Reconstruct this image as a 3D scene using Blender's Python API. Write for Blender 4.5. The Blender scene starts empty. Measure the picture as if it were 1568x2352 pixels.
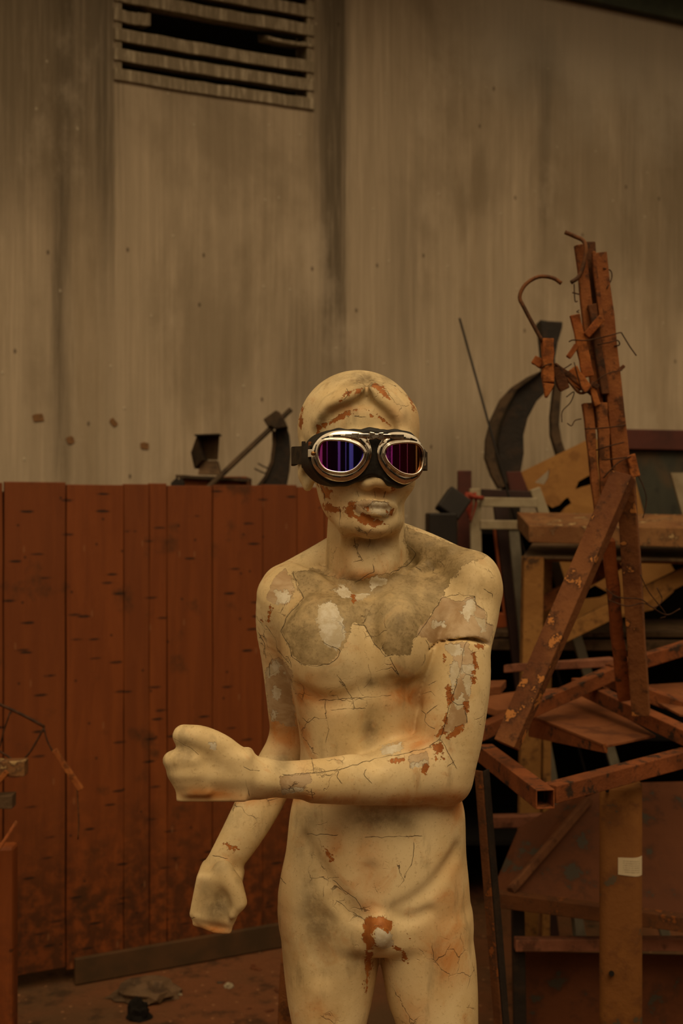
import bpy, bmesh, math, random
import numpy as np
from mathutils import Vector, Matrix, noise as mnoise
random.seed(7); np.random.seed(7)
SC = bpy.context.scene
COL = SC.collection
FPX, CX, CY, CAMH = 2600.0, 784.0, 1176.0, 1.52
D = 1.716                      # distance of the statue from the camera

def P(px, py, Y):
    """a point at distance Y that sits on the sight line px, py of the 1568x2352 photo"""
    s = Y / FPX
    return Vector(((px - CX) * s, Y, CAMH - (py - CY) * s))

# ------------------------------------------------------------------ objects
def tag(o, label=None, cat=None, group=None, kind=None):
    if label: o['label'] = label
    if cat: o['category'] = cat
    if group: o['group'] = group
    if kind: o['kind'] = kind
    return o

def empty(name, loc, label=None, cat=None, group=None, kind=None):
    o = bpy.data.objects.new(name, None)
    COL.objects.link(o)
    o.location = loc
    o.empty_display_size = 0.05
    return tag(o, label, cat, group, kind)

def link_mesh(name, me, mat, parent=None, smooth=False):
    o = bpy.data.objects.new(name, me)
    COL.objects.link(o)
    if mat is not None: me.materials.append(mat)
    if smooth:
        for p in me.polygons: p.use_smooth = True
    if parent is not None:
        o.parent = parent
        o.matrix_parent_inverse = Matrix.Translation(-Vector(parent.location))
    return o

def from_bm(name, bm, mat, parent=None, smooth=False, bevel=0.0, origin=True):
    """link a bmesh in world coordinates as one object"""
    bmesh.ops.recalc_face_normals(bm, faces=bm.faces)
    me = bpy.data.meshes.new(name)
    if parent is None and origin and len(bm.verts):
        lo = Vector([min(v.co[i] for v in bm.verts) for i in range(3)])
        hi = Vector([max(v.co[i] for v in bm.verts) for i in range(3)])
        c = (lo + hi) / 2; c.z = lo.z
        for v in bm.verts: v.co -= c
    else: c = None
    bm.to_mesh(me); bm.free()
    o = link_mesh(name, me, mat, parent, smooth)
    if c is not None: o.location = c
    if bevel > 0:
        m = o.modifiers.new('bevel', 'BEVEL'); m.width = bevel; m.segments = 2; m.limit_method = 'ANGLE'
        m.angle_limit = math.radians(35)
    return o

def frame_of(d, up):
    d = d.normalized()
    s = d.cross(up)
    if s.length < 1e-5: s = d.cross(Vector((1, 0, 0)))
    s.normalize()
    u = s.cross(d).normalized()
    return d, s, u

def add_hull(bm, quads):
    """closed strip of sections (each the same number of points)"""
    rings = [[bm.verts.new(p) for p in q] for q in quads]
    n = len(rings[0])
    for a, b in zip(rings, rings[1:]):
        for i in range(n):
            bm.faces.new((a[i], a[(i + 1) % n], b[(i + 1) % n], b[i]))
    bm.faces.new(rings[0][::-1]); bm.faces.new(rings[-1])

def add_beam(bm, a, b, w, t, up=Vector((0, 0, 1)), w2=None, t2=None, wob=0.0, cuts=1, seed=0):
    """bar from a to b: w across (side), t along up"""
    a = Vector(a); b = Vector(b)
    d, s, u = frame_of(b - a, up)
    w2 = w if w2 is None else w2; t2 = t if t2 is None else t2
    rng = random.Random(seed)
    sec = []
    for k in range(cuts + 1):
        f = k / cuts
        c = a.lerp(b, f)
        ww = (w + (w2 - w) * f) / 2; tt = (t + (t2 - t) * f) / 2
        q = []
        for (x, y) in ((-1, -1), (1, -1), (1, 1), (-1, 1)):
            j = Vector((rng.uniform(-1, 1), rng.uniform(-1, 1), rng.uniform(-1, 1))) * wob
            q.append(c + s * (x * ww) + u * (y * tt) + j)
        sec.append(q)
    add_hull(bm, sec)

def catmull(pts, n):
    pts = [Vector(p) for p in pts]
    if len(pts) < 3:
        return [pts[0].lerp(pts[-1], i / n) for i in range(n + 1)]
    q = [pts[0] * 2 - pts[1]] + pts + [pts[-1] * 2 - pts[-2]]
    out = []
    for i in range(1, len(q) - 2):
        for k in range(n):
            t = k / n
            a, b, c, d = q[i - 1], q[i], q[i + 1], q[i + 2]
            out.append(0.5 * ((2 * b) + (c - a) * t + (2 * a - 5 * b + 4 * c - d) * t * t + (3 * b - a - 3 * c + d) * t ** 3))
    out.append(pts[-1])
    return out

def add_tube(bm, pts, r, n=8, steps=0, r2=None):
    pts = catmull(pts, steps) if steps else [Vector(p) for p in pts]
    r2 = r if r2 is None else r2
    up = Vector((0.13, 0.31, 0.94)).normalized()
    secs = []
    m = len(pts)
    for i, p in enumerate(pts):
        d = pts[min(i + 1, m - 1)] - pts[max(i - 1, 0)]
        d, s, u = frame_of(d, up)
        rr = r + (r2 - r) * i / max(1, m - 1)
        secs.append([p + (s * math.cos(2 * math.pi * k / n) + u * math.sin(2 * math.pi * k / n)) * rr for k in range(n)])
    add_hull(bm, secs)

def add_prism(bm, front, vec):
    """polygon (list of points) swept by vec"""
    front = [Vector(p) for p in front]
    vec = Vector(vec)
    a = [bm.verts.new(p) for p in front]
    b = [bm.verts.new(p + vec) for p in front]
    n = len(a)
    bm.faces.new(a); bm.faces.new(b[::-1])
    for i in range(n):
        bm.faces.new((a[i], b[i], b[(i + 1) % n], a[(i + 1) % n]))

def add_square_tube(bm, a, b, w, wall, up=Vector((0, 0, 1)), t=None):
    a = Vector(a); b = Vector(b); t = w if t is None else t
    d, s, u = frame_of(b - a, up)
    def ring(c, k): return [c + s * (x * (w / 2 - k)) + u * (y * (t / 2 - k)) for x, y in ((-1, -1), (1, -1), (1, 1), (-1, 1))]
    R = [[bm.verts.new(p) for p in q] for q in (ring(a, 0), ring(b, 0), ring(b, wall), ring(a, wall))]
    for i in range(4):
        j = (i + 1) % 4
        for k in range(4):
            A, B = R[k], R[(k + 1) % 4]
            bm.faces.new((A[i], A[j], B[j], B[i]))

# ------------------------------------------------------------------ materials
class NT:
    def __init__(self, name):
        self.m = bpy.data.materials.new(name); self.m.use_nodes = True
        self.t = self.m.node_tree; self.t.nodes.clear()
        self.out = self.n('ShaderNodeOutputMaterial')
        self.b = self.n('ShaderNodeBsdfPrincipled')
        self.l(self.b.outputs[0], self.out.inputs['Surface'])
    def n(self, typ, **kw):
        nd = self.t.nodes.new(typ)
        for k, v in kw.items(): setattr(nd, k, v)
        return nd
    def l(self, a, b): self.t.links.new(a, b)
    def set(self, inp, v):
        if hasattr(v, 'is_linked') or hasattr(v, 'links'): self.l(v, inp)
        else: inp.default_value = v
    def coord(self, kind='Object', scale=(1, 1, 1), rot=(0, 0, 0), loc=(0, 0, 0)):
        c = self.n('ShaderNodeTexCoord'); mp = self.n('ShaderNodeMapping')
        mp.inputs['Scale'].default_value = scale; mp.inputs['Rotation'].default_value = rot; mp.inputs['Location'].default_value = loc
        self.l(c.outputs[kind], mp.inputs['Vector'])
        return mp.outputs[0]
    def noise(self, vec, scale=5, detail=4, rough=0.55, dist=0.0):
        n = self.n('ShaderNodeTexNoise')
        n.inputs['Scale'].default_value = scale; n.inputs['Detail'].default_value = detail
        n.inputs['Roughness'].default_value = rough; n.inputs['Distortion'].default_value = dist
        self.l(vec, n.inputs['Vector'])
        return n.outputs['Fac']
    def voro(self, vec, scale=5, feature='F1', rnd=1.0):
        n = self.n('ShaderNodeTexVoronoi', feature=feature)
        n.inputs['Scale'].default_value = scale; n.inputs['Randomness'].default_value = rnd
        self.l(vec, n.inputs['Vector'])
        return n.outputs['Distance']
    def voro2(self, scale=(1, 1), loc=(0, 0), rot=0.0, cells=5, rnd=1.0):
        m0 = self.coord('Object', rot=(math.pi / 2, 0, 0))
        mp = self.n('ShaderNodeMapping'); mp.inputs['Scale'].default_value = (scale[0], scale[1], 0); mp.inputs['Location'].default_value = (loc[0], loc[1], 0); mp.inputs['Rotation'].default_value = (0, 0, rot)
        self.l(m0, mp.inputs['Vector'])
        n = self.n('ShaderNodeTexVoronoi', voronoi_dimensions='2D'); n.inputs['Scale'].default_value = cells; n.inputs['Randomness'].default_value = rnd
        self.l(mp.outputs[0], n.inputs['Vector'])
        return n.outputs['Distance']
    def ramp(self, fac, stops, interp='LINEAR'):
        r = self.n('ShaderNodeValToRGB'); r.color_ramp.interpolation = interp
        e = r.color_ramp.elements
        while len(e) < len(stops): e.new(0.5)
        for el, (p, c) in zip(e, stops):
            el.position = p
            if isinstance(c, (int, float)): c = (c, c, c)
            el.color = (*c[:3], 1)
        self.l(fac, r.inputs[0])
        return r.outputs[0]
    def mr(self, v, a, b, c=0.0, d=1.0, smooth=True):
        n = self.n('ShaderNodeMapRange'); n.clamp = True
        n.interpolation_type = 'SMOOTHSTEP' if smooth else 'LINEAR'
        self.set(n.inputs['Value'], v)
        n.inputs['From Min'].default_value = a; n.inputs['From Max'].default_value = b
        n.inputs['To Min'].default_value = c; n.inputs['To Max'].default_value = d
        return n.outputs['Result']
    def math(self, op, a, b=0.0, c=None):
        n = self.n('ShaderNodeMath', operation=op)
        self.set(n.inputs[0], a); self.set(n.inputs[1], b)
        if c is not None: self.set(n.inputs[2], c)
        return n.outputs[0]
    def mix(self, fac, a, b, mode='MIX'):
        n = self.n('ShaderNodeMix', data_type='RGBA', blend_type=mode)
        self.set(n.inputs['Factor'], fac)
        for i, v in ((6, a), (7, b)):
            if isinstance(v, (tuple, list)): n.inputs[i].default_value = (*v[:3], 1)
            else: self.l(v, n.inputs[i])
        return n.outputs[2]
    def attr(self, name):
        n = self.n('ShaderNodeAttribute'); n.attribute_name = name
        return n.outputs['Fac']
    def bump(self, h, strength=0.3, dist=0.01):
        n = self.n('ShaderNodeBump'); n.inputs['Strength'].default_value = strength; n.inputs['Distance'].default_value = dist
        self.l(h, n.inputs['Height']); self.l(n.outputs[0], self.b.inputs['Normal'])
    def fin(self, color, rough=0.7, metal=0.0, spec=0.3):
        if isinstance(color, (tuple, list)): self.b.inputs['Base Color'].default_value = (*color[:3], 1)
        else: self.l(color, self.b.inputs['Base Color'])
        self.set(self.b.inputs['Roughness'], rough); self.set(self.b.inputs['Metallic'], metal)
        self.b.inputs['Specular IOR Level'].default_value = spec
        return self.m

def hexl(r, g, b):
    f = lambda c: (c / 255 / 12.92) if c <= 10 else ((c / 255 + 0.055) / 1.055) ** 2.4
    return (f(r), f(g), f(b))
# ================================================================== the statue
VOX = 0.0026
S0 = D / FPX

class Field:
    """signed distance field put together from solid pieces"""
    def __init__(self): self.prims = []
    def add(self, fn, lo, hi, op='u', k=0.01):
        self.prims.append((fn, np.array(lo, float) - 0.012 - k, np.array(hi, float) + 0.012 + k, op, k))
    def eval(self, X):
        F = np.full(len(X), 0.06)
        for fn, lo, hi, op, k in self.prims:
            idx = np.nonzero(np.all((X >= lo) & (X <= hi), axis=1))[0]
            if len(idx) == 0: continue
            d = fn(X[idx]); a = F[idx]
            if op == 'd':
                F[idx] = a + d; continue
            if op == 'u':
                h = np.maximum(k - np.abs(a - d), 0) / k
                F[idx] = np.minimum(a, d) - h * h * k / 4
            else:
                h = np.maximum(k - np.abs(a + d), 0) / k
                F[idx] = np.maximum(a, -d) + h * h * k / 4
        return F
    def trace(self, px, py, start=D - 0.45):
        o = np.array([0, 0, CAMH]); q = P(px, py, 1.0); r = np.array(q) - o; L = np.linalg.norm(r); r = r / L
        t = start * L
        for _ in range(90):
            p = (o + r * t)[None]
            d = self.eval(p)[0]
            t += max(min(d, 0.05) * 0.6, -0.01)
            if abs(d) < 0.0004 or t > 3: break
        return Vector(o + r * t)

def pchip(xs, ys, x):
    xs = np.asarray(xs, float); ys = np.asarray(ys, float)
    h = np.diff(xs); dl = np.diff(ys) / h
    m = np.zeros(len(xs)); m[0] = dl[0]; m[-1] = dl[-1]
    for i in range(1, len(xs) - 1):
        m[i] = 0 if dl[i - 1] * dl[i] <= 0 else 2 / (1 / dl[i - 1] + 1 / dl[i])
    x = np.clip(x, xs[0], xs[-1])
    i = np.clip(np.searchsorted(xs, x) - 1, 0, len(xs) - 2)
    t = (x - xs[i]) / h[i]
    return ((1 + 2 * t) * (1 - t) ** 2 * ys[i] + t * (1 - t) ** 2 * h[i] * m[i] + t * t * (3 - 2 * t) * ys[i + 1] + t * t * (t - 1) * h[i] * m[i + 1])

def loft(rows, n=2.3, M=None):
    """rows: (z, x0, x1, yfront, yback) ; solid of superellipse sections"""
    rows = sorted(rows); A = np.array(rows)
    z = A[:, 0]
    def fn(X):
        zz = X[:, 2]
        x0 = pchip(z, A[:, 1], zz); x1 = pchip(z, A[:, 2], zz); y0 = pchip(z, A[:, 3], zz); y1 = pchip(z, A[:, 4], zz)
        a = (x1 - x0) / 2; b = (y1 - y0) / 2
        u = np.abs((X[:, 0] - (x0 + x1) / 2) / a) + 1e-6; v = np.abs((X[:, 1] - (y0 + y1) / 2) / b) + 1e-6
        q = (u ** n + v ** n) ** (1 / n)
        g = q ** (1 - n) * np.sqrt((u ** (n - 1) / a) ** 2 + (v ** (n - 1) / b) ** 2)
        d = (q - 1) / g
        e = np.maximum(z[0] - zz, zz - z[-1])
        k = 0.02; h = np.maximum(k - np.abs(d - e), 0) / k
        return np.maximum(d, e) + h * h * k / 4
    lo = (A[:, 1].min(), A[:, 3].min(), z[0]); hi = (A[:, 2].max(), A[:, 4].max(), z[-1])
    return fn, lo, hi

def limb(pts, side=(0, 1, 0), sub=4):
    """pts: (x,y,z, r_side, r_other); elliptical tapered limb through them"""
    C = catmull([Vector(p[:3]) for p in pts], sub)
    R = catmull([Vector((p[3], p[4], 0)) for p in pts], sub)
    C = np.array([tuple(c) for c in C]); R = np.array([(r.x, r.y) for r in R])
    side = np.array(side, float)
    def fn(X):
        out = np.full(len(X), 9.0)
        for i in range(len(C) - 1):
            a, b = C[i], C[i + 1]
            ax = b - a; L = np.linalg.norm(ax)
            if L < 1e-7: continue
            ax = ax / L
            s = side - ax * np.dot(side, ax); s /= np.linalg.norm(s)
            u = np.cross(ax, s)
            w = X - a
            t = w @ ax; tc = np.clip(t, 0, L); f = tc / L
            rs = R[i, 0] + (R[i + 1, 0] - R[i, 0]) * f; ru = R[i, 1] + (R[i + 1, 1] - R[i, 1]) * f
            rm = np.minimum(rs, ru)
            p = (w @ s) / rs; q = (w @ u) / ru; e = (t - tc) / rm
            m = np.sqrt(p * p + q * q + e * e) + 1e-9
            g = np.sqrt((p / rs) ** 2 + (q / ru) ** 2 + (e / rm) ** 2) / m + 1e-9
            out = np.minimum(out, (m - 1) / g)
        return out
    rr = R.max()
    return fn, C.min(0) - rr, C.max(0) + rr

def ellip(c, r, M=None):
    c = np.array(c, float); r = np.array(r, float)
    Mi = None if M is None else np.array(M.to_3x3().transposed())
    def fn(X):
        w = X - c
        if Mi is not None: w = w @ Mi.T
        u = w / r
        m = np.sqrt((u * u).sum(1)) + 1e-9
        g = np.sqrt(((u / r) ** 2).sum(1)) / m
        return (m - 1) / g
    R = r.max()
    return fn, c - R, c + R

def rbox(c, h, r, M=None):
    c = np.array(c, float); h = np.array(h, float) - r
    Mi = None if M is None else np.array(M.to_3x3().transposed())
    def fn(X):
        w = X - c
        if Mi is not None: w = w @ Mi.T
        q = np.abs(w) - h
        return np.sqrt((np.maximum(q, 0) ** 2).sum(1)) + np.minimum(q.max(1), 0) - r
    R = np.linalg.norm(h) + r
    return fn, c - R, c + R

def PL(px, py, dy, rs, ru):
    """limb point from photo px, depth offset, radii in px at that depth"""
    Y = D + dy; s = Y / FPX
    p = P(px, py, Y)
    return (p.x, p.y, p.z, rs * s, ru * s)

def zrow(py): return CAMH - (py - CY) * S0
def xcol(px): return (px - CX) * S0

F = Field()
# torso (photo row, left, right, front, back)
TOR = [(1300, 735, 965, .02, .080), (1322, 660, 1050, -.022, .088), (1348, 622, 1100, -.050, .094), (1390, 618, 1090, -.078, .10), (1450, 634, 1040, -.096, .105),
       (1510, 655, 988, -.106, .105), (1570, 668, 978, -.104, .10), (1640, 681, 972, -.096, .092), (1720, 690, 985, -.088, .082),
       (1800, 680, 1046, -.085, .076), (1870, 666, 1066, -.086, .078), (1950, 657, 1069, -.088, .088), (2020, 643, 1076, -.088, .10),
       (2065, 637, 1080, -.086, .108), (2130, 642, 1085, -.080, .112), (2172, 660, 1074, -.060, .10)]
F.add(*loft([(zrow(r), xcol(a), xcol(b), D + f, D + k) for r, a, b, f, k in TOR], 2.35))
# legs
def leg_rows(L): return [(zrow(r), xcol(a), xcol(b), D + f, D + k) for r, a, b, f, k in L]
LEGL = [(2080, 640, 872, -.070, .105), (2150, 644, 871, -.074, .10), (2220, 650, 868, -.072, .095), (2300, 660, 854, -.070, .085), (2352, 670, 842, -.068, .08), (2540, 695, 822, -.05, .065),
        (2690, 708, 808, -.04, .06), (2790, 704, 806, -.03, .07), (2900, 702, 806, -.015, .085), (3100, 716, 790, .01, .075), (3270, 726, 782, .02, .065), (3360, 722, 786, .01, .075), (3440, 715, 793, -.03, .085), (3478, 712, 796, -.04, .085)]
LEGR = [(2080, 868, 1082, -.070, .105), (2150, 870, 1087, -.074, .10), (2220, 876, 1095, -.072, .095), (2300, 890, 1098, -.070, .085), (2352, 908, 1098, -.068, .08), (2540, 940, 1092, -.05, .065),
        (2690, 958, 1072, -.04, .06), (2790, 960, 1068, -.03, .07), (2900, 956, 1070, -.015, .085), (3100, 972, 1052, .01, .075), (3270, 982, 1042, .02, .065), (3360, 980, 1046, .01, .075), (3440, 974, 1054, -.03, .085), (3478, 970, 1058, -.04, .085)]
for L in (LEGL, LEGR): F.add(*loft(leg_rows(L), 2.1), k=.010)
for cx in (752, 1014):   # feet
    F.add(*limb([(xcol(cx), D + .03, .034, .034, .036), (xcol(cx), D - .06, .03, .038, .030), (xcol(cx) + (.006 if cx > 900 else -.006), D - .15, .018, .036, .018)], side=(1, 0, 0)), k=.03)
# trapezius, then the neck set on it
F.add(*limb([PL(815, 1240, .075, 52, 38), PL(740, 1290, .065, 54, 42), PL(650, 1340, .040, 52, 42)], side=(0, 1, 0)), k=.022)
F.add(*limb([PL(875, 1222, .075, 52, 38), PL(975, 1266, .065, 56, 44), PL(1085, 1320, .025, 56, 46)], side=(0, 1, 0)), k=.022)
F.add(*limb([PL(842, 1150, .032, 86, 86), PL(840, 1240, .024, 90, 88), PL(843, 1318, .020, 94, 90)], side=(1, 0, 0)), k=.008)
# pectorals
F.add(*ellip(P(752, 1484, D - .064), (.067, .053, .076)), k=.022)
F.add(*ellip(P(910, 1474, D - .064), (.052, .051, .072)), k=.022)
# viewer's left arm
F.add(*limb([PL(662, 1378, .012, 72, 74), PL(648, 1440, .024, 62, 60), PL(648, 1510, .038, 50, 48), PL(655, 1580, .052, 44, 46), PL(662, 1640, .066, 41, 46), PL(668, 1700, .08, 40, 44)], side=(0, 1, 0)), k=.022)
F.add(*limb([PL(672, 1690, .085, 44, 44), PL(640, 1755, .066, 46, 50), PL(600, 1835, .042, 46, 52), PL(556, 1915, .02, 40, 47), PL(512, 1985, .004, 34, 39)], side=(0, 1, 0)), k=.014)
# its fist: block of curled fingers seen from the thumb side
FD = -.012
M1 = Matrix.Rotation(math.radians(11), 4, 'Y')
F.add(*rbox(P(497, 2062, D + FD + .004), (51 * S0, .040, 67 * S0), .009, M1), k=.014)
for i in range(4):
    yy = FD - .030 + .0205 * i
    g = 1.0 - .05 * abs(i - 1)
    F.add(*limb([PL(455, 2116, yy, 17 * g, 15), PL(490, 2138, yy, 17 * g, 15), PL(526, 2140, yy, 16, 15)], side=(0, 1, 0)), k=.0075)
    F.add(*limb([PL(527, 2136, yy, 15, 14), PL(541, 2100, yy, 15, 15), PL(531, 2072, yy, 14, 14)], side=(0, 1, 0)), k=.0075)
F.add(*limb([PL(512, 2000, FD - .02, 24, 24), PL(538, 2040, FD - .036, 20, 21), PL(550, 2080, FD - .044, 16, 18), PL(540, 2104, FD - .046, 13, 15)], side=(0, 1, 0)), k=.010)
F.add(*ellip(P(503, 2078, D + FD - .052), (19 * S0, .020, 27 * S0)), op='s', k=.008)
# viewer's right arm
F.add(*ellip(P(1082, 1350, D), (70 * S0, .056, 76 * S0)), k=.03)
F.add(*limb([PL(1080, 1360, -.002, 76, 72), PL(1072, 1420, -.018, 78, 70), PL(1057, 1486, -.042, 78, 70), PL(1049, 1560, -.056, 78, 77), PL(1038, 1640, -.064, 76, 78), PL(1026, 1720, -.068, 70, 75), PL(1014, 1775, -.070, 62, 66)], side=(0, 1, 0)), k=.006)
F.add(*limb([PL(1016, 1765, -.066, 62, 72), PL(945, 1772, -.094, 60, 76), PL(850, 1786, -.118, 54, 63), PL(760, 1793, -.148, 48, 53), PL(670, 1795, -.176, 44, 47), PL(585, 1793, -.200, 40, 44)], side=(0, 1, 0)), k=.016)
F.add(*ellip(P(1030, 1800, D - .055), (36 * S0, .026, 34 * S0)), k=.03)
# its fist: knuckles to the left, thumb on top
HD = -.212
F.add(*limb([PL(592, 1792, -.200, 42, 45), PL(520, 1785, HD, 44, 52), PL(450, 1783, HD, 44, 52)], side=(0, 1, 0)), k=.02)
F.add(*rbox(P(490, 1783, D + HD + .004), (90 * S0 * .88, .028, 60 * S0 * .88), .008), k=.010)
for i, (kx, ky) in enumerate(((398, 1746), (408, 1776), (417, 1803), (427, 1820))):
    rr = (22, 21, 20, 17)[i]
    F.add(*limb([PL(kx + 50, ky, HD - .022, rr, rr), PL(kx, ky, HD - .018, rr, rr), PL(kx + 3, ky + 3, HD + .022, rr - 2, rr - 2)], side=(0, 0, 1)), k=.009)
    F.add(*limb([PL(kx + 3, ky + 3, HD + .022, rr - 2, rr - 2), PL(kx + 55, ky + 2, HD + .042, rr - 3, rr - 3), PL(kx + 70, ky + 2, HD + .03, rr - 4, rr - 4)], side=(0, 0, 1)), k=.006)
F.add(*limb([PL(560, 1765, HD, 34, 30), PL(515, 1724, HD - .008, 32, 32), PL(465, 1698, HD - .014, 30, 30), PL(422, 1690, HD - .012, 26, 26)], side=(0, 1, 0)), k=.012)
F.add(*limb([PL(388, 1700, HD - .030, 6, 6), PL(430, 1722, HD - .036, 7, 7), PL(490, 1750, HD - .036, 4, 4)], side=(0, 1, 0)), op='s', k=.010)
# ------------------------------------------------------------------ head
YAW = math.radians(17)
HC = P(827, 1008, D + .012)
HM = Matrix.Translation(HC) @ Matrix.Rotation(YAW, 4, 'Z') @ Matrix.Rotation(math.radians(3.0), 4, 'Y')
HMi = np.array(HM.inverted())
def inhead(spec):
    fn, lo, hi = spec
    cs = [HM @ Vector((x, y, z)) for x in (lo[0], hi[0]) for y in (lo[1], hi[1]) for z in (lo[2], hi[2])]
    l = [min(c[i] for c in cs) for i in range(3)]; h = [max(c[i] for c in cs) for i in range(3)]
    return (lambda X: fn(X @ HMi[:3, :3].T + HMi[:3, 3])), l, h
H = Field()
def hadd(spec, **k):
    s = inhead(spec); H.add(*s, **k)
hadd(ellip((0, .016, .016), (.0915, .104, .090)))
hadd(loft([(.05, -.074, .074, -.084, .06), (.01, -.077, .077, -.088, .06), (-.03, -.076, .076, -.089, .05), (-.075, -.071, .065, -.091, .035), (-.105, -.064, .058, -.092, .022),
           (-.125, -.054, .054, -.090, .005), (-.138, -.040, .040, -.086, -.015), (-.147, -.026, .026, -.080, -.03)], 2.2), k=.02)
hadd(ellip((0, -.076, -.130), (.026, .020, .017)), k=.02)                       # chin
hadd(ellip((0, -.083, -.006), (.062, .012, .014)), k=.014)                       # brow
for s in (-1, 1):
    hadd(ellip((s * .034, -.094, -.028), (.019, .012, .013)), op='s', k=.012)    # eye hollow
    hadd(ellip((s * .033, -.080, -.028), (.014, .011, .011)), k=.006)            # eyeball
    hadd(ellip((s * .046, -.070, -.062), (.019, .020, .022)), k=.02)             # cheekbone
    hadd(ellip((s * .083, .020, -.037), (.009, .024, .035), Matrix.Rotation(s * .25, 4, 'Z')), k=.006)   # ear
    hadd(ellip((s * .077, .008, -.072), (.008, .012, .013)), k=.008)             # lobe
    hadd(ellip((s * .092, .016, -.034), (.006, .012, .020)), op='s', k=.006)
hadd(limb([(0, -.090, .004, .009, .010), (0, -.100, -.035, .010, .011), (0, -.109, -.066, .015, .012)], side=(1, 0, 0)), k=.012)   # nose
for s in (-1, 1):
    hadd(ellip((s * .0175, -.098, -.071), (.012, .014, .0105)), k=.008)
    hadd(ellip((s * .0085, -.108, -.0805), (.0045, .007, .004)), op='s', k=.004)
hadd(ellip((0, -.090, -.100), (.031, .011, .012)), k=.010)                        # mouth mound
hadd(limb([(-.031, -.090, -.1045, .003, .004), (-.010, -.102, -.099, .005, .0065), (0, -.103, -.1005, .005, .0055), (.010, -.102, -.099, .005, .0065), (.031, -.090, -.1045, .003, .004)], side=(0, 1, 0)), k=.004)
hadd(limb([(-.026, -.090, -.110, .003, .004), (0, -.101, -.114, .006, .0075), (.026, -.090, -.110, .003, .004)], side=(0, 1, 0)), k=.004)
hadd(limb([(-.030, -.096, -.1062, .002, .0016), (0, -.109, -.1065, .003, .0018), (.030, -.096, -.1062, .002, .0016)], side=(0, 1, 0)), op='s', k=.003)
hadd(ellip((0, -.101, -.127), (.018, .007, .005)), op='s', k=.012)
# hair: two locks combed off the parting
def onhead(pts): return [H.trace(x, y) for x, y in pts]
def ridge(fld, tgt, pts, r, k, op='u', sink=0.0, flat=1.0):
    q = []
    for (x, y), rr in zip(pts, r):
        p = fld.trace(x, y); v = (p - Vector((0, 0, CAMH))).normalized()
        p = p + v * sink
        q.append((p.x, p.y, p.z, rr * flat, rr))
    tgt.append((limb(q, side=(0, 1, 0), sub=3), op, k))
ex = []
ridge(H, ex, [(735, 962), (756, 932), (784, 916), (812, 906), (834, 894)], [.005, .009, .012, .012, .009], .016, sink=.005)
ridge(H, ex, [(852, 896), (868, 904), (892, 920), (914, 948)], [.009, .013, .011, .006], .016, sink=.005)
ridge(H, ex, [(842, 858), (842, 885), (841, 915)], [.003, .005, .005], .012, op='s', sink=-.002)
for spec, op, k in ex: H.add(*spec, op=op, k=k)
F.prims = F.prims[:0] + F.prims
neck_join = [(fn, lo, hi, op, (k if i else .022)) for i, (fn, lo, hi, op, k) in enumerate(H.prims)]
hlo = np.min([p[1] for p in H.prims if p[3] == 'u'], axis=0); hhi = np.max([p[2] for p in H.prims if p[3] == 'u'], axis=0)
F.add(lambda X: H.eval(X), hlo, hhi, k=.012)
def sdpoly(x, y, pg):
    pg = np.array(pg, float); dm = np.full(len(x), 1e9); ins = np.zeros(len(x), bool)
    for (ax, ay), (bx, by) in zip(pg, np.roll(pg, -1, 0)):
        ux, uy = bx - ax, by - ay
        t = np.clip(((x - ax) * ux + (y - ay) * uy) / (ux * ux + uy * uy + 1e-9), 0, 1)
        dm = np.minimum(dm, np.hypot(x - ax - t * ux, y - ay - t * uy))
        c = (ay > y) != (by > y)
        ins ^= c & (x < (bx - ax) * (y - ay) / (by - ay + 1e-12) + ax)
    return np.where(ins, dm, -dm)
def relief(pg, depth, soft_, lip=0.0, lipd=12, lipw=10, y1=D + .0):
    """carve a step of the given depth inside the outline, with a raised lip round it"""
    pg = [(p.x / p.y * FPX + CX, CY - (p.z - CAMH) / p.y * FPX) for p in [P(x, y, D) for x, y in pg]]
    def fn(X):
        x = CX + X[:, 0] / X[:, 1] * FPX; y = CY - (X[:, 2] - CAMH) / X[:, 1] * FPX
        s = sdpoly(x, y, pg)
        t = np.clip(s / soft_ * .5 + .5, 0, 1)
        return (depth * t * t * (3 - 2 * t) - lip * np.exp(-((-s - lipd) / lipw) ** 2)) * (X[:, 1] < y1)
    q = np.array(pg); A = np.array([P(a, b, yy) for a in (q[:, 0].min() - 40, q[:, 0].max() + 40) for b in (q[:, 1].min() - 40, q[:, 1].max() + 40) for yy in (D - .32, D + .1)])
    F.prims.append((fn, A.min(0), A.max(0), 'd', .01))
relief([(728, 1000), (738, 966), (756, 944), (782, 932), (812, 922), (836, 908), (846, 906), (858, 922), (880, 940), (902, 964), (914, 1000)], .0055, 7, .0042, 15, 11)
relief([(380, 1802), (470, 1797), (575, 1806), (700, 1830), (700, 1880), (380, 1880)], .0055, 18, 0, y1=D - .12)
relief([(430, 2106), (470, 2118), (528, 2128), (545, 2095), (575, 2080), (590, 2180), (430, 2180)], .007, 8, 0, y1=D + .1)
relief([(838, 845), (845, 845), (848, 904), (836, 904)], .0025, 6)
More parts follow.
